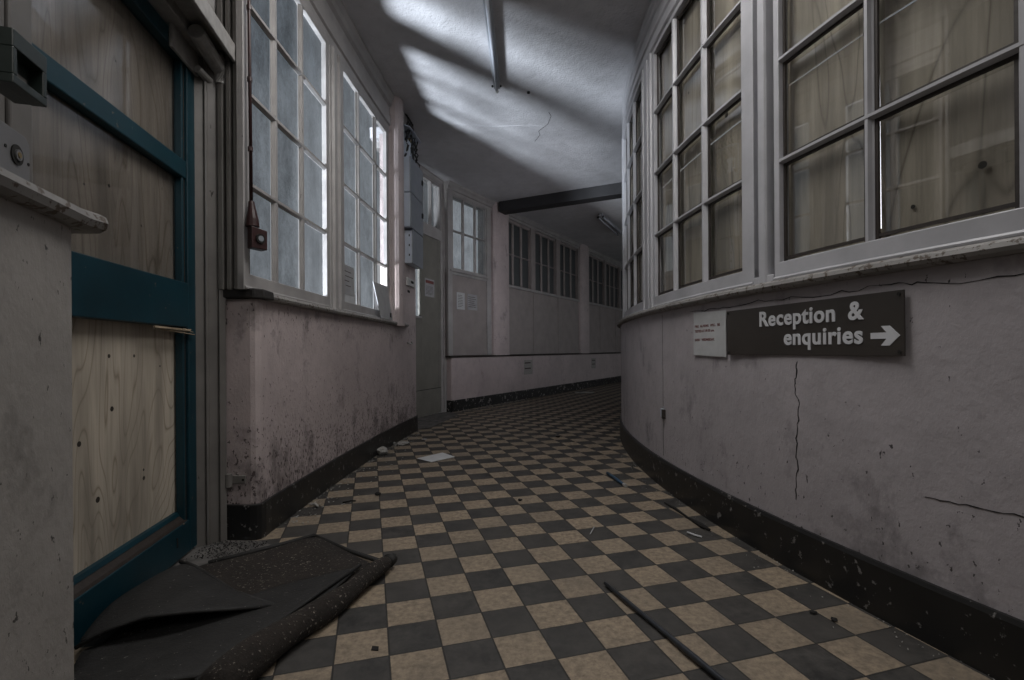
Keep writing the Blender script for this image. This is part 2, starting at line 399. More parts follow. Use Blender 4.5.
# ---- windows in the right wall
ROWS = [1.24, 1.665, 2.09, 2.51, 2.915]
def window(cv, name, glass, rows, front, mats, frame_mat, pane_mat, sash=.045, zlow=None, zhigh=None, vb=.040, hb=.032, depth=.045, post=None, edge_strip=False, stiles=None):
    """glass: list of (s0, s1) pane columns; front: e of the sash face"""
    a, b = glass[0][0], glass[-1][1]
    x, y = cv.P((a+b)/2, front)
    root = empty(name, (x, y, rows[0]-sash), kind=K)
    zl = zlow if zlow is not None else rows[0]-sash
    zh = zhigh if zhigh is not None else rows[-1]+sash
    f = MB(); e0, e1 = front-depth, front
    wa, wb = stiles or (sash, sash)
    slab(f, cv, a-wa, b+wb, e0, e1, zl, rows[0], .1)
    slab(f, cv, a-wa, b+wb, e0, e1, rows[-1], zh, .1)
    f.build('sash_rail', frame_mat, root, bevel=.004)
    f = MB(); sweep(f, cv, a-wa+.002, b+wb-.002, [(e1-.01,zl+.004),(e1+.006,zl+.004),(e1+.008,zl+.011),(e1+.003,zl+.018),(e1-.01,zl+.020)], .1)
    f.build('moulding', frame_mat, root)
    for s0, s1 in ((a-(stiles or (sash,sash))[0], a), (b, b+(stiles or (sash,sash))[1])):
        f = MB(); upright(f, cv, [(s0,e0),(s1,e0),(s1,e1-.006),(s1-.006*(1 if s0<a else -1)*0,e1),(s0,e1)], zl, zh)
        f.build('sash_stile', frame_mat, root, bevel=.003)
    for (p0,p1),(q0,q1) in zip(glass, glass[1:]):
        f = MB(); g = (p1+q0)/2; h = (q0-p1)/2
        upright(f, cv, [(g-h,e0+.01),(g+h,e0+.01),(g+h,e1-.020),(g+h*.7,e1-.016),(g+h*.38,e1-.002),(g-h*.38,e1-.002),(g-h*.7,e1-.016),(g-h,e1-.020)], rows[0], rows[-1])
        f.build('glazing_bar', frame_mat, root)
    for z in rows[1:-1]:
        f = MB(); sweep(f, cv, a, b, [(e0+.01,z-hb/2),(e1-.018,z-hb/2),(e1,z-hb*.22),(e1,z+hb*.22),(e1-.018,z+hb/2),(e0+.01,z+hb/2)], .1)
        f.build('glazing_bar', frame_mat, root)
    if edge_strip:  # dark strips along the pane edges, set back behind the bar fronts
        f = MB()
        for s0, s1 in glass:
            for c0, c1 in ((s0, s0+.011), (s1-.011, s1)): slab(f, cv, c0, c1, e0+.012, e0+.022, rows[0], rows[-1], .5)
        for z in rows:
            for z0, z1 in ((z-hb/2-.011, z-hb/2), (z+hb/2, z+hb/2+.011)):
                if rows[0]-.001 < z0 or z0 > rows[0]-.02: slab(f, cv, a, b, e0+.012, e0+.021, z0, z1, .1)
        f.build('edge_strip', M['bead'], root)
    for i,(s0, s1) in enumerate(glass):
        for j in range(len(rows)-1):
            pm = pane_mat(i, j) if callable(pane_mat) else pane_mat
            if pm is None: continue
            f = MB(); upright(f, cv, [(s0-.004,e0+.001),(s1+.004,e0+.001),(s1+.004,e0+.005),(s0-.004,e0+.005)], rows[j]-.004, rows[j+1]+.004)
            f.build('pane', pm, root)
    return root
def post(cv, s0, s1, prof, z0, z1, mat, name='casing', parent=None):
    f = MB(); upright(f, cv, prof, z0, z1); return f.build(name, mat, parent, bevel=.002, **({} if parent else {'kind': K}))

R1 = [(-2.670,-2.283),(-2.250,-1.858),(-1.829,-1.445)]
R2 = [(-1.197,-.860),(-.816,-.478),(-.432,-.105)]
R3 = [(.225,.555),(.600,.930),(.975,1.300)]
R0 = [(-4.16,-3.79),(-3.74,-3.37),(-3.32,-2.95)]
for i, g in enumerate((R1, R2, R3, R0)):
    window(RW, 'window_%d' % (i+1), g, ROWS, -.032, None, M['white'], M['glass'], sash=.055 if i in (0,) else .05, zlow=1.162, zhigh=2.95, depth=.044, hb=.023, edge_strip=True, stiles={0: (.05,.030), 1: (.086,.045)}.get(i))
# stepped posts between the windows (trim)
def rpost(s0, s1, k):
    # front face stands at e = -.018, cut by deep dark grooves
    prof = [(s0,-.14),(s1,-.14)]; e_ = -.018
    gr = {3: [(-1.283,-1.328),(-1.377,-1.415)], 4: [(.140,.108),(.020,-.012)], 5: [(1.56,1.53),(1.41,1.38)], 6: [(-2.76,-2.79),(-2.84,-2.87)]}[k]
    for hi, lo in gr:
        if hi < s1-.001: prof += [(s1,e_-.012),(s1-.006,e_)] if len(prof) == 2 else []; prof += [(hi+.005,e_),(hi,e_-.010)]
        prof += [(hi,-.075),(lo+.004,-.092)] if k == 3 else [(hi,-.085),(lo,-.085)]
        if lo > s0+.001: prof += [(lo,e_-.012),(lo-.005,e_)]
    if gr[-1][1] > s0+.001: prof += [(s0+.006,e_),(s0,e_-.012)]
    else: prof += [(s0,-.092)]
    post(RW, s0, s1, prof, 1.160, 2.95, M['white'], 'trim_%d' % k)
    f = MB(); slab(f, RW, s0+.002, s1-.002, -.12, -.026, 1.160, 1.195, .1); f.build('plinth_block', M['white'], bpy.data.objects['trim_%d' % k], bevel=.004)
rpost(-1.415, -1.283, 3); rpost(-.060, .180, 4); rpost(1.345, 1.60, 5); rpost(-2.905, -2.722, 6)
# plywood behind the right windows
def board(s0, s1, z0, z1, label, e=-.105, s1b=None, knots=()):
    """one plywood sheet; s1b lets one edge lean a little"""
    f = MB(); vs = []
    for (s_,z_) in ((s0,z0),(s1,z0),(s1b if s1b is not None else s1,z1),(s0,z1)):
        for ee in (e-.006, e): vs.append((*RW.P(s_,ee), z_))
    if abs(s1-s0) < 1.0 or s1b is not None: f.add(vs, [(0,2,4,6),(1,7,5,3),(0,1,3,2),(2,3,5,4),(4,5,7,6),(6,7,1,0)])
    else: slab(f, RW, s0, s1, e-.006, e, z0, z1, .25)
    o = f.build('plywood_board', M['ply'], category='board', label=label)
    for s_,z_,r_ in knots:
        f = MB(); f.tube([(*RW.P(s_,e-.001),z_),(*RW.P(s_,e+.0008),z_)], r_, 14); f.build('knot', M['knot'], o)
board(-1.415, -1.826, 1.17, 2.0, 'plywood sheet left of the bright slit in the nearest right window')
board(-2.74, -1.839, 1.17, 2.0, 'plywood sheet right of the bright slit in the nearest right window', s1b=-1.8345, knots=((-2.138,1.402,.011),(-1.945,1.335,.007)))
board(-2.74, -1.415, 2.005, 2.95, 'upper plywood sheet of the nearest right window, above the bright slit', e=-.1035)
board(-1.26, -.03, 1.17, 2.0, 'lower plywood sheet behind the middle right window')
board(-1.26, -.03, 2.005, 2.95, 'upper plywood sheet behind the middle right window', e=-.099, knots=((-.97,2.085,.014),(-.54,2.42,.008)))
board(.17, 1.36, 1.17, 2.0, 'lower plywood sheet behind the farthest right window')
board(.17, 1.36, 2.005, 2.95, 'upper plywood sheet behind the farthest right window', e=-.099)
f = MB(); slab(f, RW, -2.74, -1.41, -.15, -.125, 1.165, 1.295, .2); f.build('slit_stop_batten', M['ply'], category='batten', label='added batten behind the boards, closing off the foot of the bright slit')  # added behind the boards to block the lower end of the slit

# ---- left wall: lower part, sill, skirting
w = MB()
end = [(-1.40,2.312),(-1.195,2.312)]
lowpoly = [(-1.40,2.312),(-1.225,2.306),(-1.205,2.312),(-1.192,2.325),(-1.1885,2.345)] + [LA.P(t,0) for t in (-.2,0,.25,.5,.75,1,1.25,1.5,1.75,2,2.25,2.5,2.75,2.84)]
lowpoly += [(-1.068,5.465),(-1.09,5.487),(-1.42,5.58)] + [LA.P(t,-.25) for t in (2.6,2,1.5,1,.5,0,-.2)]
n = len(lowpoly)
def prism(mb, poly, z0, z1):
    n = len(poly); return mb.add([(x,y,z0) for x,y in poly]+[(x,y,z1) for x,y in poly], [tuple(range(n-1,-1,-1)), tuple(range(n,2*n))]+[(k,(k+1)%n,n+(k+1)%n,n+k) for k in range(n)])
prism(w, lowpoly, 0, 1.125); wl = w.build('wall_left', M['wall_l'], kind=K)
# skirting hugs the end face, the rounded corner and the long face
sk = MB()
outer = [(-1.345,2.296),(-1.222,2.290),(-1.194,2.298),(-1.179,2.312),(-1.1735,2.345)] + [LA.P(t,.015) for t in (-.2,0,.25,.5,.75,1,1.25,1.5,1.75,2,2.25,2.5,2.75,2.84)] + [(-1.050,5.468),(-1.070,5.500)]
inner = [(-1.345,2.32),(-1.22,2.32),(-1.21,2.33),(-1.205,2.34),(-1.20,2.35)] + [LA.P(t,-.01) for t in (-.2,0,.25,.5,.75,1,1.25,1.5,1.75,2,2.25,2.5,2.75,2.84)] + [(-1.08,5.455),(-1.12,5.48)]
prism(sk, outer+inner[::-1], 0, .165); sk.build('baseboard_left', M['skirt'], kind=K, bevel=.004)
# sill with rounded nosing
w = MB(); sweep(w, LA, -.225, 2.46, [(-.16,1.125),(.022,1.125),(.036,1.131),(.040,1.142),(.034,1.154),(.018,1.160),(-.16,1.166)], .1)
w.build('trim_7', M['sill'], kind=K)
w = MB(); w.box(-1.345,-1.185,2.275,2.345,1.128,1.172); w.add([(-1.20,2.27,1.125),(-1.15,2.30,1.125),(-1.148,2.39,1.125),(-1.20,2.39,1.125),(-1.20,2.27,1.174),(-1.155,2.30,1.170),(-1.152,2.39,1.165),(-1.20,2.39,1.17)],[(3,2,1,0),(4,5,6,7),(0,1,5,4),(1,2,6,5),(2,3,7,6),(3,0,4,7)])
w.build('trim_8', M['sillblack'], kind=K, bevel=.006)
# cornice over the left wall windows
prof = [(-.072,2.94),(-.030,2.94),(-.024,2.96),(-.024,3.0),(-.010,3.01),(-.010,3.09),(-.020,3.10),(-.020,3.18),(.0,3.20),(.006,3.24),(.022,3.27),(.022,H),(-.072,H)]
w = MB(); sweep(w, LA, -.36, 2.62, prof, .1); w.build('trim_9', M['whitel'], kind=K)
L1 = [(-.300,-.046),(.004,.283),(.328,.652)]
L2 = [(.966,1.262),(1.318,1.668),(1.738,1.985)]
def lp(i, j): return M['frost']
def lp2(i, j): return None if (i, j) == (2, 0) else M['frost']      # corner pane left out: assumed open, to let the glare in
window(LA, 'window_5', L1, ROWS, -.030, None, M['whitel'], lp, depth=.032, sash=.05, zlow=1.164, zhigh=2.945)
window(LA, 'window_6', L2, ROWS, -.030, None, M['whitel'], lp2, depth=.032, sash=.05, zlow=1.164, zhigh=2.945)
post(LA, 0, 0, [(.702,-.072),(.916,-.072),(.916,-.04),(.905,-.022),(.880,-.022),(.872,-.008),(.835,-.004),(.828,-.024),(.785,-.024),(.778,-.006),(.742,-.008),(.732,-.026),(.712,-.026),(.702,-.04)], 1.162, 2.945, M['whitel'], 'trim_10')
# wall above the sill past window 2 with its half round pilaster
pp = [(2.035,-.072),(2.45,-.09),(2.95,-.18),(2.93,-.05),(2.865,-.010),(2.84,-.001),(2.36,0)]
for k in range(9):
    a = PI*k/8; pp.append((2.175+.115*math.cos(a), 0.0+.072*math.sin(a)))
pp += [(2.055,-.030),(2.035,-.030)]
w = MB(); upright(w, LA, pp, 1.12, H); o = w.build('wall_left_upper', M['wall_l'], kind=K)
# jamb mouldings above the sill end (seen face on, by the entrance door)
def strip(x0,x1,y0,y1,z0,z1,mat,name,**kw):
    f = MB(); f.box(x0,x1,y0,y1,z0,z1); return f.build(name, mat, kw.pop('parent',None), bevel=kw.pop('bevel',.003), **({'kind':K} if True else {}), )
ca = empty('trim_11', (-1.30,2.33,1.16), kind=K)
for x0,x1,y0 in ((-1.348,-1.322,2.262),(-1.322,-1.308,2.286),(-1.308,-1.286,2.262),(-1.286,-1.274,2.286),(-1.274,-1.254,2.262),(-1.254,-1.236,2.280)):
    f = MB(); f.box(x0,x1,y0,2.335,1.165,H); f.build('moulding', M['casing'], ca, bevel=.004)
# door frame jamb beside the teal door, full height
cb = empty('trim_12', (-1.38,2.25,0), kind=K)
J = Line((-1.424,2.205), (-1.338,2.292))
for s0,s1,e,zb in ((.0,.045,.0,0),(.045,.056,.010,0),(.056,.098,.004,0),(.098,.126,.016,0)):
    f = MB(); slab(f, J, s0, s1, -.08, e, zb, H); f.build('moulding', M['casing'], cb, bevel=.003)
f = MB(); f.box(-1.62,-1.40,2.24,2.6,0,H); f.build('lining', M['casing'], cb)

# ---- the boarded entrance door
door = empty('door_1', (-1.352,1.82,0), kind=K)
D0 = -.28; D1 = .785
def dslab(s0,s1,e0,e1,z0,z1,name,mat,bev=.004):
    f = MB(); slab(f, DR, s0, s1, e0, e1, z0, z1); return f.build(name, mat, door, bevel=bev)
dslab(.715,D1,-.045,0,.012,2.20,'stile',M['teal']); dslab(D0,D0+.09,-.045,0,.012,2.20,'stile',M['teal'])
dslab(D0+.09,.715,-.045,0,.012,.150,'rail',M['teal'])
dslab(D0+.09,.715,-.045,0,.985,1.178,'rail',M['teal'])
dslab(D0+.09,.715,-.045,-.004,1.630,1.706,'rail',M['teal'])
dslab(D0+.09,.715,-.045,0,2.13,2.20,'rail',M['teal'])
# beads round the openings
for z0,z1 in ((.150,.985),(1.178,1.630),(1.706,2.13)):
    dslab(.683,.698,-.040,-.008,z0,z1,'glazing_bead',M['teal'],.003); dslab(.700,.715,-.045,-.012,z0,z1,'glazing_bead',M['bead'],.003)
f = MB(); sweep(f, DR, D0+.09, .70, [(-.04,.150),(-.004,.150),(-.010,.160),(-.030,.178),(-.04,.180)]); f.build('glazing_bead', M['bead'], door)
f = MB(); sweep(f, DR, D0+.09, .69, [(-.05,.178),(-.026,.178),(-.034,.192),(-.05,.196)]); f.build('glazing_bead', M['teal'], door)
for z0,z1 in ((.15,.985),(1.178,1.630),(1.706,2.13)):
    f = MB(); slab(f, DR, D0+.02, .76, -.075, -.046, z0-.05, z1+.05); pl = f.build('plywood_panel', M['plyd'], door)
    for s_,z_,r_ in ((.253,.866,.007),(.398,.865,.006),(.575,.822,.004),(.267,.684,.009),(.105,.593,.009),(.191,.394,.010),(.456,.398,.008),(.455,.43,.005),(.135,1.414,.004),(.259,1.449,.006),(.45,1.36,.004),(.30,1.90,.004),(.60,1.55,.003)):
        if z0 < z_ < z1: f = MB(); f.tube([(*DR.P(s_,-.047),z_),(*DR.P(s_,-.0454),z_)], r_, 12); f.build('knot', M['knot'], pl)
for z0,z1 in ((1.178,1.630),(1.706,2.13)):
    f = MB(); slab(f, DR, D0+.09, .70, -.036, -.032, z0, z1); f.build('glass', M['doorglass'], door)
# splintered lath hanging under the lock rail
f = MB()
for k in range(6):
    s = .40+random.uniform(0,.08); z = .978-random.uniform(0,.012)
    p0 = (*DR.P(s,.004+random.uniform(0,.01)), z); p1 = (*DR.P(s+.27+random.uniform(0,.05),.006+random.uniform(0,.012)), z-random.uniform(-.004,.014))
    f.tube([p0,p1], .0025, 5)
f.build('splinter', M['straw'], door, label='splintered strip of bare wood under the lock rail')
# key hole / bolt plate on the bottom rail
f = MB(); slab(f, DR, .60,.607,-.002,.003,.07,.11); f.build('bolt_slot', M['dirt'], door)
# head of the frame and boarded fascia above the door
w = MB(); slab(w, DR, -.45, .86, -.30, -.045, 2.20, H); w.build('wall_left_over_door', M['casing'], kind=K)
# closing wall outside (keeps the reveal dark), with threshold
w = MB(); slab(w, DR, -.45, -.28, -.3, .03, 0, H); w.build('wall_left_reveal', M['wall_n'], kind=K)
w = MB(); slab(w, DR, -.45, .80, -.12, -.05, -.03, .006); w.build('trim_13', M['concrete'], kind=K)

# door closer: casing, cylinder, elbow
dc = empty('door_closer', (*DR.P(.55,.05), 2.12), category='door closer', label='grimy overhead door closer with cylinder and elbow arm above the teal door')
def dmb(s0,s1,e0,e1,z0,z1,name,mat,bev=.004):
    f = MB(); slab(f, DR, s0, s1, e0, e1, z0, z1); return f.build(name, mat, dc, bevel=bev)
dmb(-.3,.86,.03,.150,2.262,2.277,'track_plate',M['closer']); dmb(-.3,.875,.150,.166,2.205,2.285,'track_lip',M['closer'])
dmb(-.3,.88,-.04,.05,2.215,2.33,'casing',M['closer'])
dmb(.56,.80,.0,.014,2.118,2.215,'back_plate',M['closer'])
f = MB(); f.tube([(*DR.P(.60,.085),2.212),(*DR.P(.81,.085),2.185)], .034, 16); f.build('cylinder', M['closer'], dc, smooth=False, bevel=.004)
f = MB(); f.tube([(*DR.P(.79,.085),2.232),(*DR.P(.82,.088),2.212),(*DR.P(.835,.090),2.170),(*DR.P(.835,.090),2.112)], .026, 14, radii=[.024,.031,.032,.025]); f.build('elbow', M['closer'], dc, bevel=.003)
f = MB(); f.tube([(*DR.P(.74,.03),2.130),(*DR.P(.84,.05),2.118)], .017, 12); f.build('pivot', M['closer'], dc, bevel=.003)

# ---- low wall nearest the camera, its ledge, and the frame standing on it
w = MB()
NP = [(-.848,.950),(-.82,.87),(-.79,.77),(-.75,.64),(-.68,.40),(-.55,.05),(-.45,-.4),(-.45,-2.0),(-.70,-2.0),(-.75,-.4),(-.9,.2),(-1.12,.85),(-1.55,1.24),(-1.40,1.36),(-1.24,1.27),(-.862,.962)]
prism(w, NP, 0, 1.12); w.build('wall_near', M['wall_n'], kind=K)
w = MB()
def off(pts, d):
    out = []
    for i,p in enumerate(pts):
        a = Vector(pts[max(i-1,0)]); b = Vector(pts[min(i+1,len(pts)-1)]); t = (b-a).normalized(); nn = Vector((-t.y, t.x)); q = Vector(p)+nn*d; out.append((q.x,q.y))
    return out
path = [(-.846,.998),(-.845,.950),(-.82,.87),(-.79,.77),(-.75,.64),(-.68,.40),(-.55,.05),(-.45,-.4),(-.45,-1.9)]
prof = [(-.10,1.118),(.012,1.118),(.026,1.124),(.031,1.137),(.026,1.150),(.010,1.158),(-.10,1.166)]
vs = []; m_ = len(prof)
offs = [off(path, e) for e,_ in prof]
for i in range(len(path)):
    for k,(e,z) in enumerate(prof): vs.append((*offs[k][i], z))
fs = [(i*m_+k, i*m_+(k+1)%m_, (i+1)*m_+(k+1)%m_, (i+1)*m_+k) for i in range(len(path)-1) for k in range(m_)] + [tuple(range(m_)), tuple((len(path)-1)*m_+k for k in range(m_))]
w.add(vs, fs); w.build('trim_14', M['sill'], kind=K)
# framing standing on that ledge up to the ceiling
w = MB(); prism(w, [(-.884,.912),(-.868,.856),(-.93,.84),(-1.30,1.16),(-1.28,1.20)], 1.16, H); w.build('trim_15', M['casing'], kind=K, bevel=.003)
w = MB(); prism(w, [(-.872,.850),(-.80,.62),(-.60,.05),(-.50,-.4),(-.50,-2.0),(-.7,-2.0),(-.72,-.4),(-.95,.6),(-.96,.85)], 1.16, H); w.build('wall_near_upper', M['casing'], kind=K)
# back wall behind the camera with wide doorway side pieces
w = MB(); w.box(-.75,4.2,-2.15,-2.0,0,H); w.build('wall_back', M['wall_n'], kind=K)

# ---- far door bay
d2 = empty('door_2', (*FD.P(.8,0),0), kind=K)
Lf = FD.L
def fslab(s0,s1,e0,e1,z0,z1,name,mat,bev=.003):
    f = MB(); slab(f, FD, s0, s1, e0, e1, z0, z1); return f.build(name, mat, d2, bevel=bev)
fslab(.02,.56,-.05,0,.01,2.43,'leaf_stile',M['doork']); fslab(.735,Lf-.012,-.05,0,.01,2.43,'leaf_panel',M['doork'])
fslab(.56,.735,-.05,0,.01,1.33,'leaf_panel',M['doork']); fslab(.56,.735,-.05,0,2.0,2.43,'leaf_panel',M['doork'])
fslab(.56,.735,-.03,-.024,1.33,2.0,'vision_panel',M['frost3']); fslab(.56,.74,0,.012,1.305,1.33,'glazing_bead',M['whitel'])
fslab(.02,Lf-.012,0,.004,.05,.36,'kick_plate',M['doork']); fslab(.05,Lf-.02,.0,.006,.358,.366,'kick_plate_edge',M['dirt'])
fslab(Lf-.085,Lf-.078,.0,.002,.37,2.42,'panel_groove',M['casing'])
ft = empty('trim_16', (*FD.P(Lf+.04,0),0), kind=K)
f = MB(); slab(f, FD, Lf-.012, Lf+.075, -.10, .012, 0, H); slab(f, FD, Lf+.045, Lf+.125, -.10, .03, 0, H); f.build('jamb', M['whitel'], ft, bevel=.003)
f = MB(); slab(f, FD, -.05, Lf, -.10, .012, 2.43, 2.58); f.build('head', M['whitel'], ft, bevel=.003)
window(FD, 'window_7', [(.10,.40),(.46,.72),(.79,1.03),(1.085,Lf+.01)], [2.60,3.20], -.01, None, M['whitel'], M['frostd'], sash=.03, zlow=2.58, zhigh=3.23)
w = MB(); sweep(w, FD, -.1, Lf+.12, [(-.14,3.22),(.0,3.22),(.0,3.24),(.03,3.27),(.03,H),(-.14,H)]); w.build('trim_17', M['whitel'], kind=K)
w = MB(); w.box(-1.46,-1.22,5.49,5.78,0,H); w.build('wall_left_return', M['wall_l'], kind=K)
# plain threshold slab in front of that door
w = MB(); prism(w, [(-1.09,5.50),(-1.42,5.60),(-1.44,5.76),(-1.02,6.98),(-.90,7.06),(-.73,6.72),(-.84,6.15),(-.92,5.62)], 0, .004); w.build('trim_18', M['concrete'], kind=K)

# ---- far left wall (LB): lower wall, dado ledge, skirting, panels, windows
END = 11.9
w = MB(); slab(w, LB, 0, END, -.25, 0, 0, .785); w.build('wall_far', M['wall_f'], kind=K, bevel=.02)
w = MB(); slab(w, LB, -.012, END, -.01, .015, 0, .165); slab(w, LB, -.015, .01, -.12, .015, 0, .165); w.build('baseboard_far', M['skirtc'], kind=K)
w = MB(); sweep(w, LB, -.05, END, [(-.12,.785),(.018,.782),(.026,.792),(.020,.803),(-.12,.812)]); w.build('trim_19', M['bead'], kind=K)
w = MB(); slab(w, LB, -.05, END, -.25, -.04, .80, 2.0); w.build('wall_far_panelling', M['panel'], kind=K)
# bay 1 with window 3
def vstrip(s0,s1,e0,e1,z0,z1,mat,name,parent=None,bev=.003):
    f = MB(); slab(f, LB, s0, s1, e0, e1, z0, z1); return f.build(name, mat, parent, bevel=bev, **({} if parent else {'kind':K}))
tb = empty('trim_20', (*LB.P(.5,0),.81), kind=K)
vstrip(-.05,.05,-.2,-.015,.81,H,M['whitel'],'stile',tb); vstrip(.96,1.08,-.2,-.022,.81,H,M['whitel'],'stile',tb)
vstrip(.05,.96,-.2,-.030,.81,.90,M['panel'],'rail',tb); vstrip(.05,.96,-.2,-.026,1.985,2.04,M['whitel'],'rail',tb)
vstrip(.0,.98,-.2,.0,2.025,2.05,M['whitel'],'ledge',tb)
def w3(i,j): return M['frost3']
window(LB, 'window_8', [(.095,.335),(.385,.645),(.69,.935)], [2.085,2.63,3.13], -.035, None, M['whitel'], w3, sash=.03, zlow=2.05, zhigh=3.17, hb=.03)
w = MB(); sweep(w, LB, -.06, END, [(-.2,3.15),(-.02,3.15),(-.02,3.19),(.0,3.2),(.0,3.24),(.025,3.27),(.025,H),(-.2,H)]); w.build('trim_21', M['whitel'], kind=K)
def pilaster(s0,s1,k,round_=True):
    c = (s0+s1)/2; r = (s1-s0)/2; pts = [(s1,-.2),(s0,-.2)]
    for i in range(13):
        a = PI - PI*i/12; pts.append((c+r*math.cos(a), -.045+.10*math.sin(a)**.6 if 0<i<12 else -.045))
    f = MB(); upright(f, LB, pts, .80, H); f.build('trim_%d'%k, M['wall_l'], kind=K)
pilaster(1.10,1.60,22); pilaster(4.70,5.22,23)
def bay(posts, glass, k, pan):
    t_ = empty('trim_%d'%k, (*LB.P(posts[0][0],0),.81), kind=K)
    for s0,s1 in posts: vstrip(s0,s1,-.2,-.020,2.0,3.15,M['panel'],'post',t_)
    for s in pan: vstrip(s-.022,s+.022,-.05,-.026,.81,2.0,M['panel'],'cover_strip',t_)
    a,b = glass[0][0][0], glass[-1][-1][1]
    vstrip(a-.1,b+.1,-.2,-.012,1.965,2.005,M['whitel'],'ledge',t_); vstrip(a-.1,b+.1,-.05,-.030,.81,.87,M['panel'],'rail',t_)
bay([(1.60,1.625),(2.44,2.605),(3.52,3.70),(4.63,4.72)], [[(1.63,1.83)],[(4.34,4.63)]], 24, [2.555,3.63])
vid = 9
for g in ([(1.63,1.82),(1.86,2.11),(2.16,2.43)], [(2.61,2.90),(2.945,3.22),(3.26,3.515)], [(3.71,3.97),(4.01,4.30),(4.345,4.625)]):
    window(LB, 'window_%d'%vid, g, [2.02,2.55,3.10], -.045, None, M['panel'], M['darkpane'], sash=.012, zlow=2.0, zhigh=3.15, hb=.024); vid += 1
bay([(5.2,5.26),(6.34,6.46),(7.5,7.62),(8.66,8.78)], [[(5.3,5.6)],[(8.3,8.62)]], 25, [6.04,7.2,8.4])
for g in ([(5.28,5.60),(5.65,5.95),(6.0,6.33)], [(6.47,6.80),(6.85,7.15),(7.2,7.49)], [(7.63,7.95),(8.0,8.30),(8.35,8.65)]):
    window(LB, 'window_%d'%vid, g, [2.02,2.55,3.10], -.045, None, M['panel'], M['darkpane'], sash=.012, zlow=2.0, zhigh=3.15, hb=.024); vid += 1
w = MB(); slab(w, LB, 8.78, END, -.25, -.03, 1.98, H); w.build('wall_far_blank', M['panel'], kind=K)
w = MB(); slab(w, LB, 1.62, 8.8, -.30, -.14, 2.0, H); w.build('wall_far_backing', M['black'], kind=K)
# closing wall at the dark end
w = MB(); w.hull8([(*LB.P(END,-.3),0),(9.5,13.5,0),(9.5,13.7,0),(*LB.P(END+.2,-.3),0),(*LB.P(END,-.3),H),(9.5,13.5,H),(9.5,13.7,H),(*LB.P(END+.2,-.3),H)]); w.build('wall_end', M['panel'], kind=K)
# notch box at the far dark doorway edge
# ceiling beam across the corridor
w = MB(); B0 = Vector((-.20,8.02)); B1 = Vector((1.95,6.95)); d_ = (B1-B0).normalized(); n_ = Vector((-d_.y, d_.x))
q = [B0, B1, B1+n_*.22, B0+n_*.22]
prism(w, [(v.x,v.y) for v in q], 3.135, H); w.build('trim_26', M['beam'], kind=K, bevel=.004)
# downstand: the ceiling beyond the beam hangs slightly lower
w = MB(); q = [B0+n_*.22, B1+n_*.22, Vector((8.5,10.5)), Vector((8.9,15.8)), Vector(LB.P(11.8,-.2)), Vector(LB.P(1.6,-.05))]
prism(w, [(v.x,v.y) for v in q], 3.27, H-.002); w.build('ceiling_far', M['ceil'], kind=K)

# ------------------------------------------------------------------ things
def text(body, size, cv, s, z, e, mat, name, parent, sx=1.0, ext=.0015, bold=.0, align='LEFT', sp=1.0, fit=None):
    """lettering laid on a vertical surface; s runs along the surface in reading direction"""
    cu = bpy.data.curves.new(name+'_curve', 'FONT'); cu.body = body; cu.size = size; cu.extrude = ext; cu.offset = bold; cu.align_x = align; cu.space_character = sp
    cu.resolution_u = 4
    t = bpy.data.objects.new(name+'_tmp', cu); COL.objects.link(t)
    dg = bpy.context.evaluated_depsgraph_get(); me = bpy.data.meshes.new_from_object(t.evaluated_get(dg))
    bpy.data.objects.remove(t)
    vs = []
    if fit:      # (width, cap height): stretch the line to its real size
        x0 = min(v.co.x for v in me.vertices); x1 = max(v.co.x for v in me.vertices)
        sx = fit[0]/(x1-x0); s -= x0*sx
    sy = fit[1]/(.69*size) if fit else 1
    for v in me.vertices:
        x, y = cv.P(s + v.co.x*sx, e + v.co.z + ext); vs.append((x, y, z + v.co.y*sy))
    mb = MB(); mb.add(vs, [tuple(p.vertices) for p in me.polygons])
    return mb.build(name, mat, parent)

# reception sign, a flat plate on the curved wall
A_, B_ = (1.0223,2.3666), (1.204,1.517)      # front face of the plate
SG = Line(A_, B_, +1)
# corridor side of this line is towards smaller x
if SG.P(0,1)[0] > A_[0]: SG.n = -SG.n
sg = empty('wall_sign', (*SG.P(.44,0),.85), category='sign', label='long dark brown sign reading Reception & enquiries with a white arrow')
f = MB(); vs = []
for s_,z_ in ((.018,.849),(.872,.851),(.871,1.056),(.014,1.056)):
    for ee in (-.006,0): vs.append((*SG.P(s_,ee), z_))
f.add(vs, [(0,2,4,6),(1,7,5,3),(0,1,3,2),(2,3,5,4),(4,5,7,6),(6,7,1,0)]); f.build('plate', M['signb'], sg, bevel=.001)
E_ = .0002
text('Reception', .0905, SG, .241, .974, E_, M['signw'], 'lettering', sg, bold=.0022, fit=(.383,.060), sp=1.08)
text('&', .0905, SG, .678, .975, E_, M['signw'], 'lettering', sg, bold=.0022, fit=(.058,.060))
text('enquiries', .0905, SG, .381, .893, E_, M['signw'], 'lettering', sg, bold=.0022, fit=(.352,.060), sp=1.08)
f = MB(); ar = [(.761,.906),(.816,.906),(.797,.884),(.826,.884),(.860,.9155),(.826,.947),(.797,.947),(.816,.926),(.761,.926)]
n = len(ar); f.add([(*SG.P(a,E_),z) for a,z in ar]+[(*SG.P(a,E_+.0015),z) for a,z in ar], [tuple(range(n)),tuple(range(2*n-1,n-1,-1))]+[(k,(k+1)%n,n+(k+1)%n,n+k) for k in range(n)])
f.build('arrow', M['signw'], sg)
for a,z in ((.028,1.045),(.857,1.044),(.030,.860),(.858,.864)):
    f = MB(); p = Vector((*SG.P(a,.0002),z)); nn = Vector((SG.n.x,SG.n.y,0)); f.tube([p, p+nn*.003], .0055, 10); f.build('screw', M['dirt'], sg)
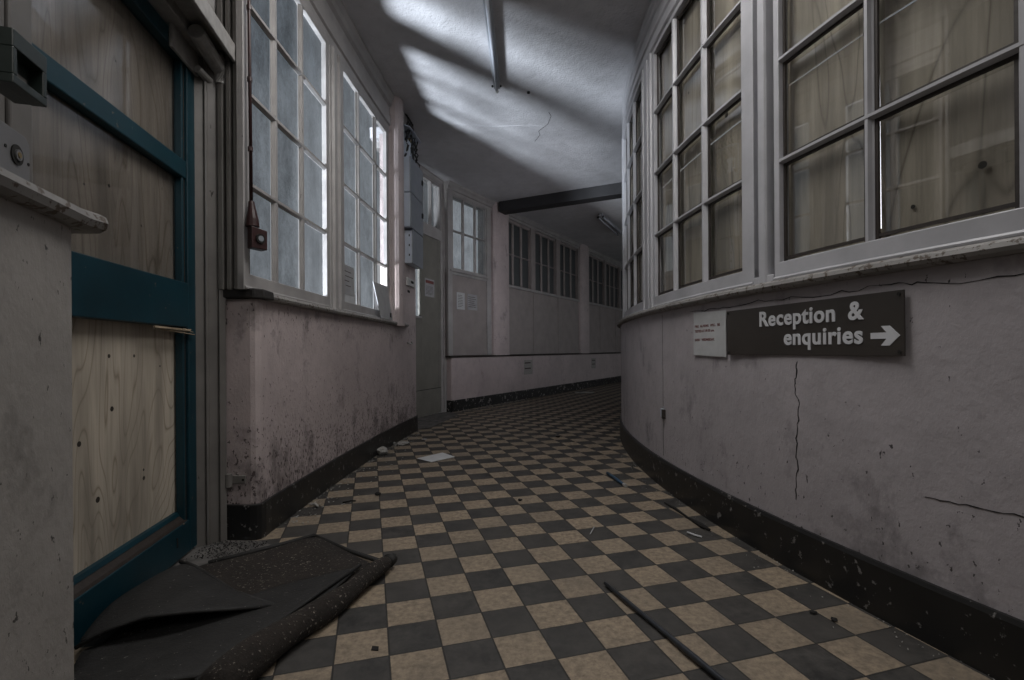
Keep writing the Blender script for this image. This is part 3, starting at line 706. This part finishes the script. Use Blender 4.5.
# notice beside it
nt_ = empty('paper_notice', (*SG.P(-.13,.006),.845), category='notice', label='white paper notice with red print beside the reception sign')
NS = Line(RW.P(-.815,.004), RW.P(-1.138,.004), 1)
if NS.P(0,1)[0] > NS.P(0,0)[0]: NS.n = -NS.n
f = MB(); vs = []
for s_,z_ in ((.0,.845),(.315,.838),(.315,1.063),(.002,1.075)):
    for ee in (.004,.006): vs.append((*NS.P(s_,ee), z_))
f.add(vs, [(0,2,4,6),(1,7,5,3),(0,1,3,2),(2,3,5,4),(4,5,7,6),(6,7,1,0)]); f.build('sheet', M['paper'], nt_)
text('FIRE  ALARMS  WILL  BE', .019, NS, .016, .992, .0062, M['inkr'], 'printed_line', nt_, fit=(.247,.0125), ext=.0003, bold=.0004)
text('TESTED AT 09.30 a.m.', .019, NS, .016, .966, .0062, M['inkr'], 'printed_line', nt_, fit=(.195,.0125), ext=.0003, bold=.0004)
text('EVERY  WEDNESDAY.', .019, NS, .016, .920, .0062, M['inkr'], 'printed_line', nt_, fit=(.198,.0125), ext=.0003, bold=.0004)

# small socket on the right wall
so = empty('wall_socket', (*RW.P(-.35,.01),.455), category='socket', label='small broken cable socket low on the curved right wall')
f = MB(); slab(f, RW, -.372, -.338, 0, .014, .447, .500); f.build('box', M['grey'], so, bevel=.002)
f = MB(); slab(f, RW, -.395, -.374, 0, .020, .440, .497); f.build('cover', M['bead'], so, bevel=.002)
f = MB(); slab(f, RW, -.372, -.344, 0, .006, .500, .512); f.build('lug', M['paperd'], so)

# two metal trunking boxes and the open one, plus the smaller box beneath
def ebox(s0, s1, d, z0, z1, label, lip=True, latch=True):
    b = empty('electrical_box', (*LA.P((s0+s1)/2, d/2), z0), category='electrical box', label=label, group='electrical boxes on the left wall')
    f = MB(); slab(f, LA, s0, s1, .001, d-.012, z0, z1); f.build('body', M['grey'], b, bevel=.003)
    f = MB(); slab(f, LA, s0-.004, s1+.004, d-.012, d, z0-.002, z1+.004); f.build('lid', M['greyd'], b, bevel=.003)  # lid darker than body: the differing light on the faces is put into colour
    f = MB(); slab(f, LA, s0-.003, s0+.004, .02, d-.025, z0+.03, z1-.03); f.build('side_lip', M['grey'], b, bevel=.002)
    if latch:
        f = MB(); slab(f, LA, s1-.06, s1-.025, d, d+.012, (z0+z1)/2+.02, (z0+z1)/2+.07); f.build('latch', M['dirt'], b)
    return b
ebox(2.375,2.835,.092,2.488,2.838,'uppermost closed grey metal box on the left wall above the thermostat')
ebox(2.375,2.835,.092,2.132,2.474,'middle grey metal box on the left wall, between two others')
bb = ebox(2.450,2.835,.088,1.778,2.118,'lowest and narrowest grey metal box, directly above the small white thermostat', latch=False)
for z in (1.85,1.95,2.05):
    f = MB(); slab(f, LA, 2.446, 2.449, .045, .056, z, z+.022); f.build('rivet', M['dirt'], bb)
ob = empty('cable_box', (*LA.P(2.6,.05), 2.84), category='cable box', label='open topped grey box spilling black cables under the ceiling')
f = MB(); slab(f, LA, 2.372,2.378,.0,.022,2.842,3.16); f.build('side_plate', M['grey'], ob)
f = MB(); slab(f, LA, 2.378,2.82,.0,.01,2.842,3.16); f.build('back_plate', M['greyd'], ob)
f = MB(); upright(f, LA, [(2.372,0),(2.82,0),(2.82,.085),(2.42,.075),(2.372,.03)],3.155,3.163); f.build('top_plate', M['grey'], ob)
f = MB(); slab(f, LA, 2.42,2.50,.01,.06,2.842,3.02); f.build('junction', M['grey'], ob, bevel=.003)
for k in range(9):
    s = 2.42+.045*k; pts = []
    for j in range(7):
        pts.append((*LA.P(s+random.uniform(-.03,.03), .04+random.uniform(-.02,.03)), 2.86+j*.047+random.uniform(-.01,.01)))
    f = MB(); f.tube(pts, random.uniform(.006,.011), 7); f.build('cable', M['wire'], ob, smooth=True)
for k in range(5):
    s = 2.42+.05*k
    f = MB(); f.tube([(*LA.P(s,.03),3.163),(*LA.P(s+.01,.05),3.21),(*LA.P(s-.02,.05),3.26),(*LA.P(s+.02,.02),3.298)], .009, 7); f.build('cable', M['wire'], ob, smooth=True)
f = MB(); slab(f, LA, 2.50,2.53,.03,.055,3.02,3.08); f.build('brass_gland', M['brass'], ob, bevel=.003)
# thermostat
th = empty('thermostat', (*LA.P(2.63,.01),1.56), category='thermostat', label='small white thermostat below the grey metal boxes')
f = MB(); slab(f, LA, 2.49,2.76,.0,.022,1.560,1.640); f.build('housing', M['plastic'], th, bevel=.004)
f = MB(); slab(f, LA, 2.60,2.69,.022,.025,1.592,1.618); f.build('display', M['dirt'], th)
f = MB(); slab(f, LA, 2.54,2.62,.0,.002,1.49,1.515); f.build('screw_scar', M['dirt'], th)
# wall hook
f = MB(); f.tube([(*LA.P(2.52,0),.965),(*LA.P(2.54,.03),.950),(*LA.P(2.60,.034),.955),(*LA.P(2.63,.01),.975)], .007, 7)
f.build('wall_hook', M['scrap'], smooth=True, category='hook', label='tiny bent hook on the left wall below the sill end')
# grey board leaning on the sill
gb = empty('leaning_panel', (*LA.P(1.77,.03),1.162), category='panel', label='pale grey board leaning upright on the left window sill')
f = MB(); vs = []
for s_,z_,e0 in ((1.63,1.163,.022),(1.955,1.163,.022),(1.90,1.470,-.012),(1.53,1.462,-.012)):
    for ee in (e0,e0+.007): vs.append((*LA.P(s_,ee), z_))
f.add(vs, [(0,2,4,6),(1,7,5,3),(0,1,3,2),(2,3,5,4),(4,5,7,6),(6,7,1,0)]); f.build('board', M['paperd'], gb)
f = MB(); slab(f, LA, 1.885,1.918,.026,.0305,1.185,1.225); f.build('slot', M['dirt'], gb)
# papers taped in window 2
pn = empty('window_notice', (*LA.P(1.1,-.03),1.24), category='notice', label='typed paper stuck in the lower pane of the left window')
f = MB(); slab(f, LA, .972,1.225,-.056,-.054,1.30,1.52); f.build('sheet', M['paperd'], pn)
for k,(a,b_) in enumerate(((1.0,1.16),(1.04,1.2),(1.0,1.12),(1.05,1.15))):
    f = MB(); slab(f, LA, a, b_, -.054, -.0535, 1.47-.035*k, 1.476-.035*k); f.build('printed_line', M['ink'], pn)
f = MB(); slab(f, LA, 1.02,1.25,-.058,-.056,1.245,1.33); f.build('window_card', M['paper'], category='card', label='small blank card standing low behind the left window pane')

# red fire alarm sounder and its conduit
ra = empty('alarm_call_point', (-1.20,2.27,1.33), category='alarm', label='dark red alarm call point box hanging on a conduit by the left window')
f = MB(); f.add([(-1.214,2.266,1.352),(-1.178,2.238,1.352),(-1.137,2.30,1.350),(-1.18,2.33,1.350),(-1.214,2.266,1.452),(-1.178,2.238,1.452),(-1.137,2.30,1.440),(-1.18,2.33,1.44)],[(3,2,1,0),(4,5,6,7),(0,1,5,4),(1,2,6,5),(2,3,7,6),(3,0,4,7)])
f.build('box', M['red'], ra, bevel=.004)
p = Vector((-1.156,2.270,1.398)); q = Vector((.875,-.485,0)).normalized()
f = MB(); f.tube([p-q*.004, p+q*.006], .022, 16); f.build('dial', M['dirt'], ra)
f = MB(); f.tube([p+q*.006, p+q*.008], .013, 16); f.build('dial_glass', M['greyd'], ra)
f = MB(); f.tube([(-1.190,2.268,1.452),(-1.190,2.268,1.49),(-1.192,2.268,1.53),(-1.195,2.268,1.57)], .02, 12, radii=[.030,.026,.018,.012]); f.build('gland', M['red'], ra, bevel=.002)
f = MB(); f.tube([(-1.195,2.268,1.56),(-1.199,2.268,2.3),(-1.204,2.268,3.29)], .0075, 10); co = f.build('red_conduit', M['red'], smooth=True, category='pipe', label='thin dark red conduit running up from the alarm box to the ceiling')
for z in (1.80,2.12,2.45,2.80):
    f = MB(); f.tube([(-1.197-.003*(z-1.6),2.268,z),(-1.197-.003*(z-1.6),2.268,z+.02)], .011, 10); f.build('saddle', M['red'], co)

# pipe bracket on the stub wall
f = MB(); f.box(-1.330,-1.248,2.300,2.309,.262,.300); pb = f.build('pipe_bracket', M['casing'], bevel=.003, category='bracket', label='painted metal bracket low on the end of the left wall')
f = MB(); f.tube([(-1.322,2.292,.25),(-1.322,2.292,.31)], .016, 12); f.build('clip', M['casing'], pb)
f = MB(); f.tube([(-1.258,2.300,.281),(-1.258,2.297,.281)], .006, 8); f.build('screw', M['dirt'], pb)

# emergency call point and key switch on the near frame
gx = Line((-.761,.755), (-.784,.835))
if gx.n.x < 0: gx.n = -gx.n
cp = empty('emergency_call_point', (-.79,.80,1.29), category='call point', label='dark green box with a recessed window on the near left frame')
for s0,s1,z0,z1,e1,nm in ((0,.083,1.292,1.306,0,'rim'),(0,.083,1.348,1.376,0,'rim'),(0,.010,1.306,1.348,0,'rim'),(.073,.083,1.306,1.348,0,'rim'),(0,.083,1.293,1.375,-.02,'body')):
    f = MB(); slab(f, gx, s0, s1, -.045 if nm=='body' else -.022, e1, z0, z1); f.build(nm, M['green'], cp, bevel=.0015)
f = MB(); slab(f, gx, .012,.066,-.02,-.0185,1.312,1.326); f.build('printed_strip', M['casing'], cp)
f = MB(); slab(f, gx, .012,.040,-.02,-.0185,1.331,1.335); f.build('printed_strip', M['casing'], cp)
kx = Line((-.789,.655), (-.879,.897))
if kx.n.x < 0: kx.n = -kx.n
ks = empty('key_switch', (-.83,.82,1.16), category='key switch', label='rounded satin metal key switch plate just above the near ledge')
f = MB()
pts = []
L_ = kx.L
for (cx,cz,a0) in ((L_-.02,1.246,0),(.02,1.246,90)):
    for k in range(5): a = math.radians(a0+k*22.5); pts.append((cx+.018*math.cos(a), cz+.018*math.sin(a)))
pts += [(.002,1.158),(L_-.002,1.158)]
n = len(pts); f.add([(*kx.P(a,-.01),z) for a,z in pts]+[(*kx.P(a,.004),z) for a,z in pts], [tuple(range(n)),tuple(range(2*n-1,n-1,-1))]+[(k,(k+1)%n,n+(k+1)%n,n+k) for k in range(n)])
f.build('face_plate', M['alu'], ks, bevel=.001)
def disc(cv, s, z, e0, e1, r, name, mat, parent, n=20):
    f = MB(); f.tube([(*cv.P(s,e0),z),(*cv.P(s,e1),z)], r, n); return f.build(name, mat, parent)
ksS = L_-.043
disc(kx, ksS, 1.222, .004, .006, .0175, 'bezel', M['dirt'], ks); disc(kx, ksS, 1.222, .006, .0085, .0095, 'lock_barrel', M['alu'], ks); disc(kx, ksS, 1.222, .0085, .0095, .005, 'keyway', M['brass'], ks)
disc(kx, ksS-.032, 1.226, .004, .005, .003, 'screw', M['dirt'], ks); disc(kx, ksS+.036, 1.218, .004, .005, .003, 'screw', M['dirt'], ks)

# notices in the far bay, on the khaki door and low on the far wall
def sheet(cv, s0, s1, z0, z1, e, name, label, lines, red=None, mat='paper', group=None):
    b = empty(name, (*cv.P((s0+s1)/2,e),z0), category='notice', label=label)
    if group: b['group'] = group
    f = MB(); slab(f, cv, s0, s1, e, e+.003, z0, z1); f.build('sheet', M[mat], b)
    if red: f = MB(); slab(f, cv, s0+.02, s1-.02, e+.003, e+.004, z1-red, z1-.02); f.build('red_heading', M['inkr'], b)
    hh = (z1-z0-.06-(red or .0))/max(lines,1)
    for k in range(lines):
        z = z1-.04-(red or 0)-hh*k; f = MB(); slab(f, cv, s0+.025, s1-.03-random.uniform(0,.05), e+.003, e+.004, z-hh*.22, z); f.build('printed_line', M['ink'], b)
    return b
sheet(LB, .175,.37,1.49,1.74,-.039,'wall_notice','narrow printed notice with black heading on the panel below the far bright window',8)
sheet(LB, .44,.70,1.50,1.74,-.039,'wall_notice','wider white notice on the panel, right of the narrow one',6,mat='paperd')
sheet(FD, Lf-.47,Lf-.20,1.61,1.85,.001,'door_notice','notice with a red heading on the khaki door',7,.06,mat='paperd')
sheet(LB, 2.10,2.42,.44,.70,.001,'wall_notice','faded pale notice low on the far wall under the dado ledge',2,mat='scrap')
sheet(LB, 5.35,5.62,.44,.68,.001,'wall_notice','very dim notice low on the far wall, farther along in the dark',2,mat='scrap')

# fluorescent fittings
def fitting(p0, p1, label, twin=False):
    a = Vector((*p0,0)); b = Vector((*p1,0)); d = (b-a).normalized(); n = Vector((-d.y,d.x,0))
    r = empty('fluorescent_light', ((a.x+b.x)/2,(a.y+b.y)/2,3.2), category='ceiling light', label=label)
    zc = 3.27 if twin else H
    f = MB(); q = [a-n*.030, a+n*.030, b+n*.030, b-n*.030]
    f.hull8([(v.x,v.y,zc-.045) for v in q]+[(v.x,v.y,zc-.001) for v in q]); f.build('batten', M['battenm'], r, bevel=.006)
    for o_ in ((-.045,.045) if twin else (0,)):
        f = MB(); z = zc-.068; f.tube([(*(a+n*o_+d*.03).xy,z),(*(b+n*o_-d*.03).xy,z)], .013, 14); f.build('tube', M['tubeg'], r, smooth=True)
        for c,s in ((a,1),(b,-1)):
            f = MB(); f.tube([(*(c+n*o_).xy,z),(*(c+n*o_+d*s*.035).xy,z)], .016, 12); f.build('lamp_holder', M['dirt' if twin else 'plastic'], r, bevel=.002)
    for c,s in ((a,1),(b,-1)):
        for o_ in (-.038,.038):
            f = MB(); cc = c+n*o_+d*s*.05; f.tube([(*cc.xy,zc-.05),(*cc.xy,zc-.036)], .008, 8); f.build('screw', M['dirt'], r)
    return r
fitting((-.165,2.99),(-.122,4.49),'white unlit fluorescent batten on the ceiling between the two rows of windows')
fitting((1.56,8.62),(2.20,9.97),'dark twin fluorescent fitting on the ceiling beyond the beam', True)
# ceiling rose hook
f = MB(); f.tube([(.17,4.62,3.299),(.17,4.62,3.285)], .014, 10); f.build('ceiling_hook', M['dirt'], category='hook', label='tiny dark fixing left in the ceiling past the fluorescent batten')

# added glowing panel behind the boards that makes the slit between them bright
f = MB(); a_ = Vector((2.75,1.2)); b_ = Vector((2.75,5.2))
f.box(2.75,2.78,1.2,5.2,1.0,3.2); mm, nt2, bb2, oo2 = newmat('slit_glow'); bb2.inputs['Emission Color'].default_value = (.95,.93,1,1); bb2.inputs['Emission Strength'].default_value = 2.6
f.build('window_15', mm, kind=K)
# ------------------------------------------------------------------ the crumpled door mat
dm = empty('door_mat', (-.95,1.75,0), category='mat', label='crumpled black door mat, folded over and rolled at one edge, by the teal door')
def grid(name, mat, rows, thick=.006, sub=2, parent=dm):
    n = len(rows); m = len(rows[0]); me = bpy.data.meshes.new(name)
    vs = [Vector(p) for r in rows for p in r]; base = Vector((sum(v.x for v in vs)/len(vs), sum(v.y for v in vs)/len(vs), 0))
    fs = [(i*m+k, i*m+k+1, (i+1)*m+k+1, (i+1)*m+k) for i in range(n-1) for k in range(m-1)]
    me.from_pydata([tuple(v-base) for v in vs], [], fs); me.materials.append(mat)
    for p in me.polygons: p.use_smooth = True
    o = bpy.data.objects.new(name, me); COL.objects.link(o); o.location = base
    a = o.modifiers.new('s','SUBSURF'); a.levels = sub; a.render_levels = sub
    a = o.modifiers.new('t','SOLIDIFY'); a.thickness = thick; a.offset = 0
    hang(o, parent); return o
# pile side up: far strip lying on the tiles
def lerp(a,b,t): return tuple(a[i]+(b[i]-a[i])*t for i in range(3))
def ruled(A, B, n, fn=None):
    out = []
    for i in range(n+1):
        v = i/n; row = []
        for a,b in zip(A,B):
            p = lerp(a,b,v)
            if fn: p = fn(p, v)
            row.append(p)
        out.append(row)
    return out
far = [(-1.27,1.99,.012),(-1.17,2.06,.016),(-1.05,2.18,.010),(-.93,2.305,.008)]
near = [(-1.25,1.60,.010),(-1.05,1.50,.008),(-.82,1.42,.008),(-.50,1.98,.012)]
grid('pile_side', M['pile'], ruled(far, [(-1.22,1.36,.010),(-1.02,1.30,.010),(-.86,1.40,.012),(-.535,1.95,.014)], 7, lambda p,v: (p[0],p[1],p[2]+.006*math.sin(9*p[0]+7*p[1]))), .010)
# smooth rubber backing of the part folded back over the pile
A1 = [(-1.24,1.42,.02),(-1.10,1.52,.026),(-.92,1.74,.030),(-.86,1.80,.026),(-.72,1.865,.022),(-.60,1.94,.02)]
B1 = [(-1.185,1.285,.02),(-1.07,1.215,.03),(-.93,1.24,.035),(-.84,1.26,.035),(-.76,1.30,.035),(-.70,1.34,.03)]
grid('rubber_backing', M['rubber'], ruled(A1, B1, 6, lambda p,v: (p[0],p[1],p[2]+.012*math.sin(3.1*v+8*p[0]))), .008)
# the flap arches up from the foot of the door and ends in a point; it is hollow underneath
R_ = [(-1.250,1.405,.035),(-1.185,1.44,.068),(-1.10,1.475,.086),(-.99,1.513,.080),(-.90,1.560,.062),(-.80,1.628,.036)]
F_ = [(-1.33,1.70,.050),(-1.265,1.875,.082),(-1.20,1.855,.068),(-1.10,1.80,.052),(-.97,1.71,.042),(-.795,1.640,.032)]
flap = grid('folded_flap', M['rubber'], ruled(R_, F_, 6, lambda p,v: (p[0],p[1],p[2]+.020*math.sin(PI*v)*max(0,min(1,(-.8-p[0])*3)))), .009)
f = MB(); f.tube([(a,b,c+.001) for a,b,c in R_], .006, 8); f.build('hem', M['rubber'], flap, smooth=True)
f = MB(); f.tube([(a,b,c+.001) for a,b,c in F_[1:]], .009, 8); f.build('hem', M['rubber'], flap, smooth=True)
# rolled edge, pile outwards
f = MB(); path = []; rad = []
for k in range(15):
    t = k/14; p = Vector((-.500,1.975,.036)).lerp(Vector((-.735,1.20,.044)), t)
    side = .018*math.sin(t*6.0)*t; path.append((p.x+side-.01*t, p.y, p.z+.004*math.sin(t*11))); rad.append(.026+.030*t+.004*math.sin(t*17))
f.tube(path, .03, 18, radii=rad); o = f.build('rolled_edge', M['pile'], dm, smooth=True)
a = o.modifiers.new('s','SUBSURF'); a.levels = 1; a.render_levels = 1
f = MB(); f.tube([Vector(path[0])+Vector((.012,.030,0)), path[0]], .03, 18, radii=[.020,.0275]); f.build('roll_end', M['rubber'], dm, smooth=True)
# bound far edge
f = MB(); f.tube([(-1.24,2.005,.020),(-1.05,2.19,.016),(-.935,2.312,.014),(-.915,2.300,.014),(-.72,2.135,.016),(-.525,1.995,.022)], .010, 8); f.build('edge_binding', M['rubber'], dm, smooth=True)
f = MB(); f.tube([(-.60,1.93,.040),(-.66,1.72,.048),(-.73,1.48,.050),(-.80,1.24,.05)], .007, 8); f.build('edge_binding', M['rubber'], dm, smooth=True)

# ------------------------------------------------------------------ litter on the tiles
def litter(name, mb, mat, cat, label, **kw): return mb.build(name, mat, category=cat, label=label, **kw)
f = MB(); f.tube([(.339,1.827,.012),(.385,1.70,.014),(.447,1.545,.011),(.497,1.40,.015),(.56,1.24,.012),(.62,1.08,.011)], .008, 10, radii=[.006,.008,.007,.009,.008,.008])
litter('metal_rod', f, M['rodm'], 'rod', 'long dark bent rod lying across the tiles in the foreground', smooth=True)
f = MB(); f.tube([(.664,3.46,.012),(.690,3.30,.013),(.712,3.165,.012)], .010, 8); o = litter('blue_stick', f, M['blue'], 'stick', 'short blue stick on the tiles near the curved wall', smooth=True)
f = MB(); f.tube([(.712,3.165,.012),(.718,3.13,.012)], .012, 8); f.build('wooden_tip', M['scrap'], o)
f = MB(); f.tube([(.862,2.80,.006),(.885,2.68,.010),(.905,2.55,.006),(.925,2.42,.012),(.945,2.37,.008)], .008, 7, radii=[.004,.007,.005,.012,.006]); litter('dark_twig', f, M['dirt'], 'twig', 'black broken twig beside the right skirting')
f = MB(); f.tube([(.829,2.345,.006),(.832,2.325,.010),(.850,2.305,.008),(.874,2.286,.006)], .004, 7); litter('bent_wire', f, M['paper'], 'wire', 'small white bent wire on a dark tile near the right skirting')
f = MB(); f.add([(-.775,4.00,.004),(-.64,3.87,.003),(-.475,4.03,.006),(-.60,4.21,.004),(-.775,4.00,.007),(-.64,3.87,.006),(-.475,4.03,.012),(-.60,4.21,.009)],[(3,2,1,0),(4,5,6,7),(0,1,5,4),(1,2,6,5),(2,3,7,6),(3,0,4,7)])
litter('paper_sheet', f, M['paper'], 'paper', 'flat white sheet of paper lying on the tiles mid corridor')
def crumple(x, y, r, h, label, mat='scrap', name='paper_scrap'):
    bm = bmesh.new(); bmesh.ops.create_icosphere(bm, subdivisions=2, radius=1)
    f = MB(); vs = [(x+v.co.x*r*random.uniform(.65,1.15), y+v.co.y*r*random.uniform(.65,1.15), max(.001, h*.5+v.co.z*h*.5*random.uniform(.6,1.2))) for v in bm.verts]
    f.add(vs, [tuple(v.index for v in q.verts) for q in bm.faces]); bm.free()
    return litter(name, f, M[mat], 'scrap', label)
crumple(-1.10,4.16,.055,.07,'crumpled pale scrap against the middle of the left skirting')
crumple(-1.03,4.62,.06,.035,'flattened pale scrap by the left skirting, just short of the far door')
crumple(-1.12,4.62,.03,.03,'small pale flake at the left skirting behind the flattened scrap')
crumple(-.87,4.87,.035,.012,'thin pale flake on the tiles in front of the far door')
f = MB(); f.tube([(-1.155,2.80,.008),(-1.12,2.79,.016),(-1.09,2.76,.010)], .007, 7, radii=[.005,.009,.004]); litter('plaster_curl', f, M['scrap'], 'scrap', 'curled pale paint flake at the left skirting above the mat')
f = MB(); f.tube([(.398,2.426,.004),(.364,2.334,.004)], .0028, 6); litter('match_stick', f, M['paperd'], 'match', 'tiny white matchstick on a dark tile above the long rod')
crumple(-.822,3.00,.022,.02,'small black crumb on a tile left of the corridor middle','dirt','debris_crumb')
f = MB(); f.tube([(-.985,2.85,.004),(-.94,2.86,.010),(-.92,2.88,.004)], .004, 6); litter('black_flake', f, M['dirt'], 'flake', 'thin black curl on the tiles between mat and skirting')
crumple(.041,2.869,.014,.014,'lone dark crumb near the middle of the corridor floor','dirt','debris_crumb')
crumple(.455,4.95,.025,.014,'dark crumb far down the corridor floor','dirt','debris_crumb')
f = MB(); f.tube([(1.28,10.08,.01),(1.45,10.02,.012),(1.66,10.04,.008)], .016, 7); litter('pale_strip', f, M['scrap'], 'strip', 'pale torn strip lying in the dark far end of the corridor')
f = MB(); f.add([(-.42,1.462,.001),(-.400,1.458,.001),(-.396,1.440,.001),(-.418,1.443,.001),(-.42,1.462,.003),(-.400,1.458,.004),(-.396,1.440,.003),(-.418,1.443,.003)],[(3,2,1,0),(4,5,6,7),(0,1,5,4),(1,2,6,5),(2,3,7,6),(3,0,4,7)]); litter('small_chip', f, M['dirt'], 'chip', 'small square dark chip on a cream tile beside the mat')
for x,y,lab in ((.99,1.63,'dark crumb on a cream tile near the right skirting, nearest the camera'),(1.03,1.585,'black curl on a cream tile by the right skirting')):
    crumple(x,y,.012,.010,lab,'dirt','debris_crumb')
# paint flakes in heaps along both skirtings, past counting
f = MB()
def flake(x,y,r):
    n_ = 5; a0 = random.uniform(0,6); z = random.uniform(.001,.006)
    vs = [(x+r*math.cos(a0+2*PI*k/n_)*random.uniform(.5,1), y+r*math.sin(a0+2*PI*k/n_)*random.uniform(.5,1), z+random.uniform(0,.004)) for k in range(n_)]
    f.add(vs+[(a,b,c+.0015) for a,b,c in vs], [tuple(range(n_-1,-1,-1)), tuple(range(n_,2*n_))]+[(k,(k+1)%n_,n_+(k+1)%n_,n_+k) for k in range(n_)])
for k in range(420):
    s = random.uniform(-.1,2.8); x,y = LA.P(s, .02+random.expovariate(18)); flake(x,y,random.uniform(.002,.009))
for k in range(200):
    s = random.uniform(-2.5,.8); x,y = RW.P(s, .02+random.expovariate(22)); flake(x,y,random.uniform(.001,.0038))
for k in range(260):
    s = random.uniform(0,2.0); x,y = LB.P(s, .02+random.expovariate(10)); flake(x,y,random.uniform(.004,.014))
f.build('paint_flakes', M['scrap'], kind='stuff', label='pale paint flakes fallen along the foot of both walls')
w = MB(); prism(w, [(-1.425,2.0),(-1.425,2.2),(-1.345,2.29),(-1.18,2.285),(-1.10,2.235),(-1.075,2.13),(-1.14,2.03),(-1.27,1.96)], 0, .003); w.build('trim_27', M['concrete'], kind=K)
f = MB()
for k in range(500):
    flake(random.uniform(-1.38,-1.12), random.uniform(2.08,2.27), random.uniform(.001,.005))
f.build('black_grit', M['dirt'], kind='stuff', label='black grit heaped in the corner beside the teal door')

# ------------------------------------------------------------------ light
wd = bpy.data.worlds.new('daylight'); bpy.context.scene.world = wd; wd.use_nodes = True
wn_ = wd.node_tree; tc = wn_.nodes.new('ShaderNodeTexCoord'); sp = wn_.nodes.new('ShaderNodeSeparateXYZ'); wn_.links.new(tc.outputs['Generated'], sp.inputs[0])
# overcast sky: paler towards the horizon
wn_.links.new(ramp(wn_, sp.outputs[2], [(0.,(.80,.86,.90)),(.12,(.95,1.0,1.05)),(.42,(.86,.92,.98)),(.47,(.62,.68,.74)),(.8,(.5,.55,.6))]), wn_.nodes['Background'].inputs[0]); wd.node_tree.nodes['Background'].inputs[1].default_value = .32
def area(name, loc, target, sx, sy, power, col=(1,1,1)):
    l = bpy.data.lights.new(name,'AREA'); l.shape = 'RECTANGLE'; l.size = sx; l.size_y = sy; l.energy = power; l.color = col
    o = bpy.data.objects.new(name, l); COL.objects.link(o); o.location = loc
    o.rotation_euler = (Vector(target)-Vector(loc)).to_track_quat('-Z','Y').to_euler(); return o
# assumed low spot lamp outside the left windows, throwing bright patches on the ceiling
g = bpy.data.lights.new('assumed_glare','SPOT'); g.energy = 6000; g.spot_size = math.radians(75); g.spot_blend = .4; g.shadow_soft_size = .42; g.color = (.93,.96,1)
go = bpy.data.objects.new('assumed_glare', g); COL.objects.link(go); go.location = (-4.0,1.0,.12)
go.rotation_euler = (Vector((-1.2,3.7,2.2))-Vector(go.location)).to_track_quat('-Z','Y').to_euler()
# added fill lamp above and behind the camera, lifting the near corridor
hd = area('hall_fill', (.5,-1.0,3.0), (.1,1.5,0), 1.6, 1.4, 11, (1,.97,.94)); hd.data.spread = math.radians(120)

area('overhead_fill', (.05,2.15,3.27), (.0,2.5,0), 1.3, 1.2, 46, (1,.975,.95))  # added fill lamp out of view; the ceiling has no opening here
# ------------------------------------------------------------------ camera
cam = bpy.data.cameras.new('camera'); co_ = bpy.data.objects.new('camera', cam); COL.objects.link(co_)
cam.sensor_width = 36; cam.lens = 493.0/1024*36; cam.shift_y = 10.5/1024; cam.clip_start = .02
co_.location = (0,0,.876); co_.rotation_euler = (PI/2, .0065, 0)
sc = bpy.context.scene; sc.camera = co_
sc.view_settings.view_transform = 'Standard'; sc.view_settings.look = 'None'; sc.view_settings.gamma = 1; sc.view_settings.use_curve_mapping = False
sc.view_settings.exposure = 0.1
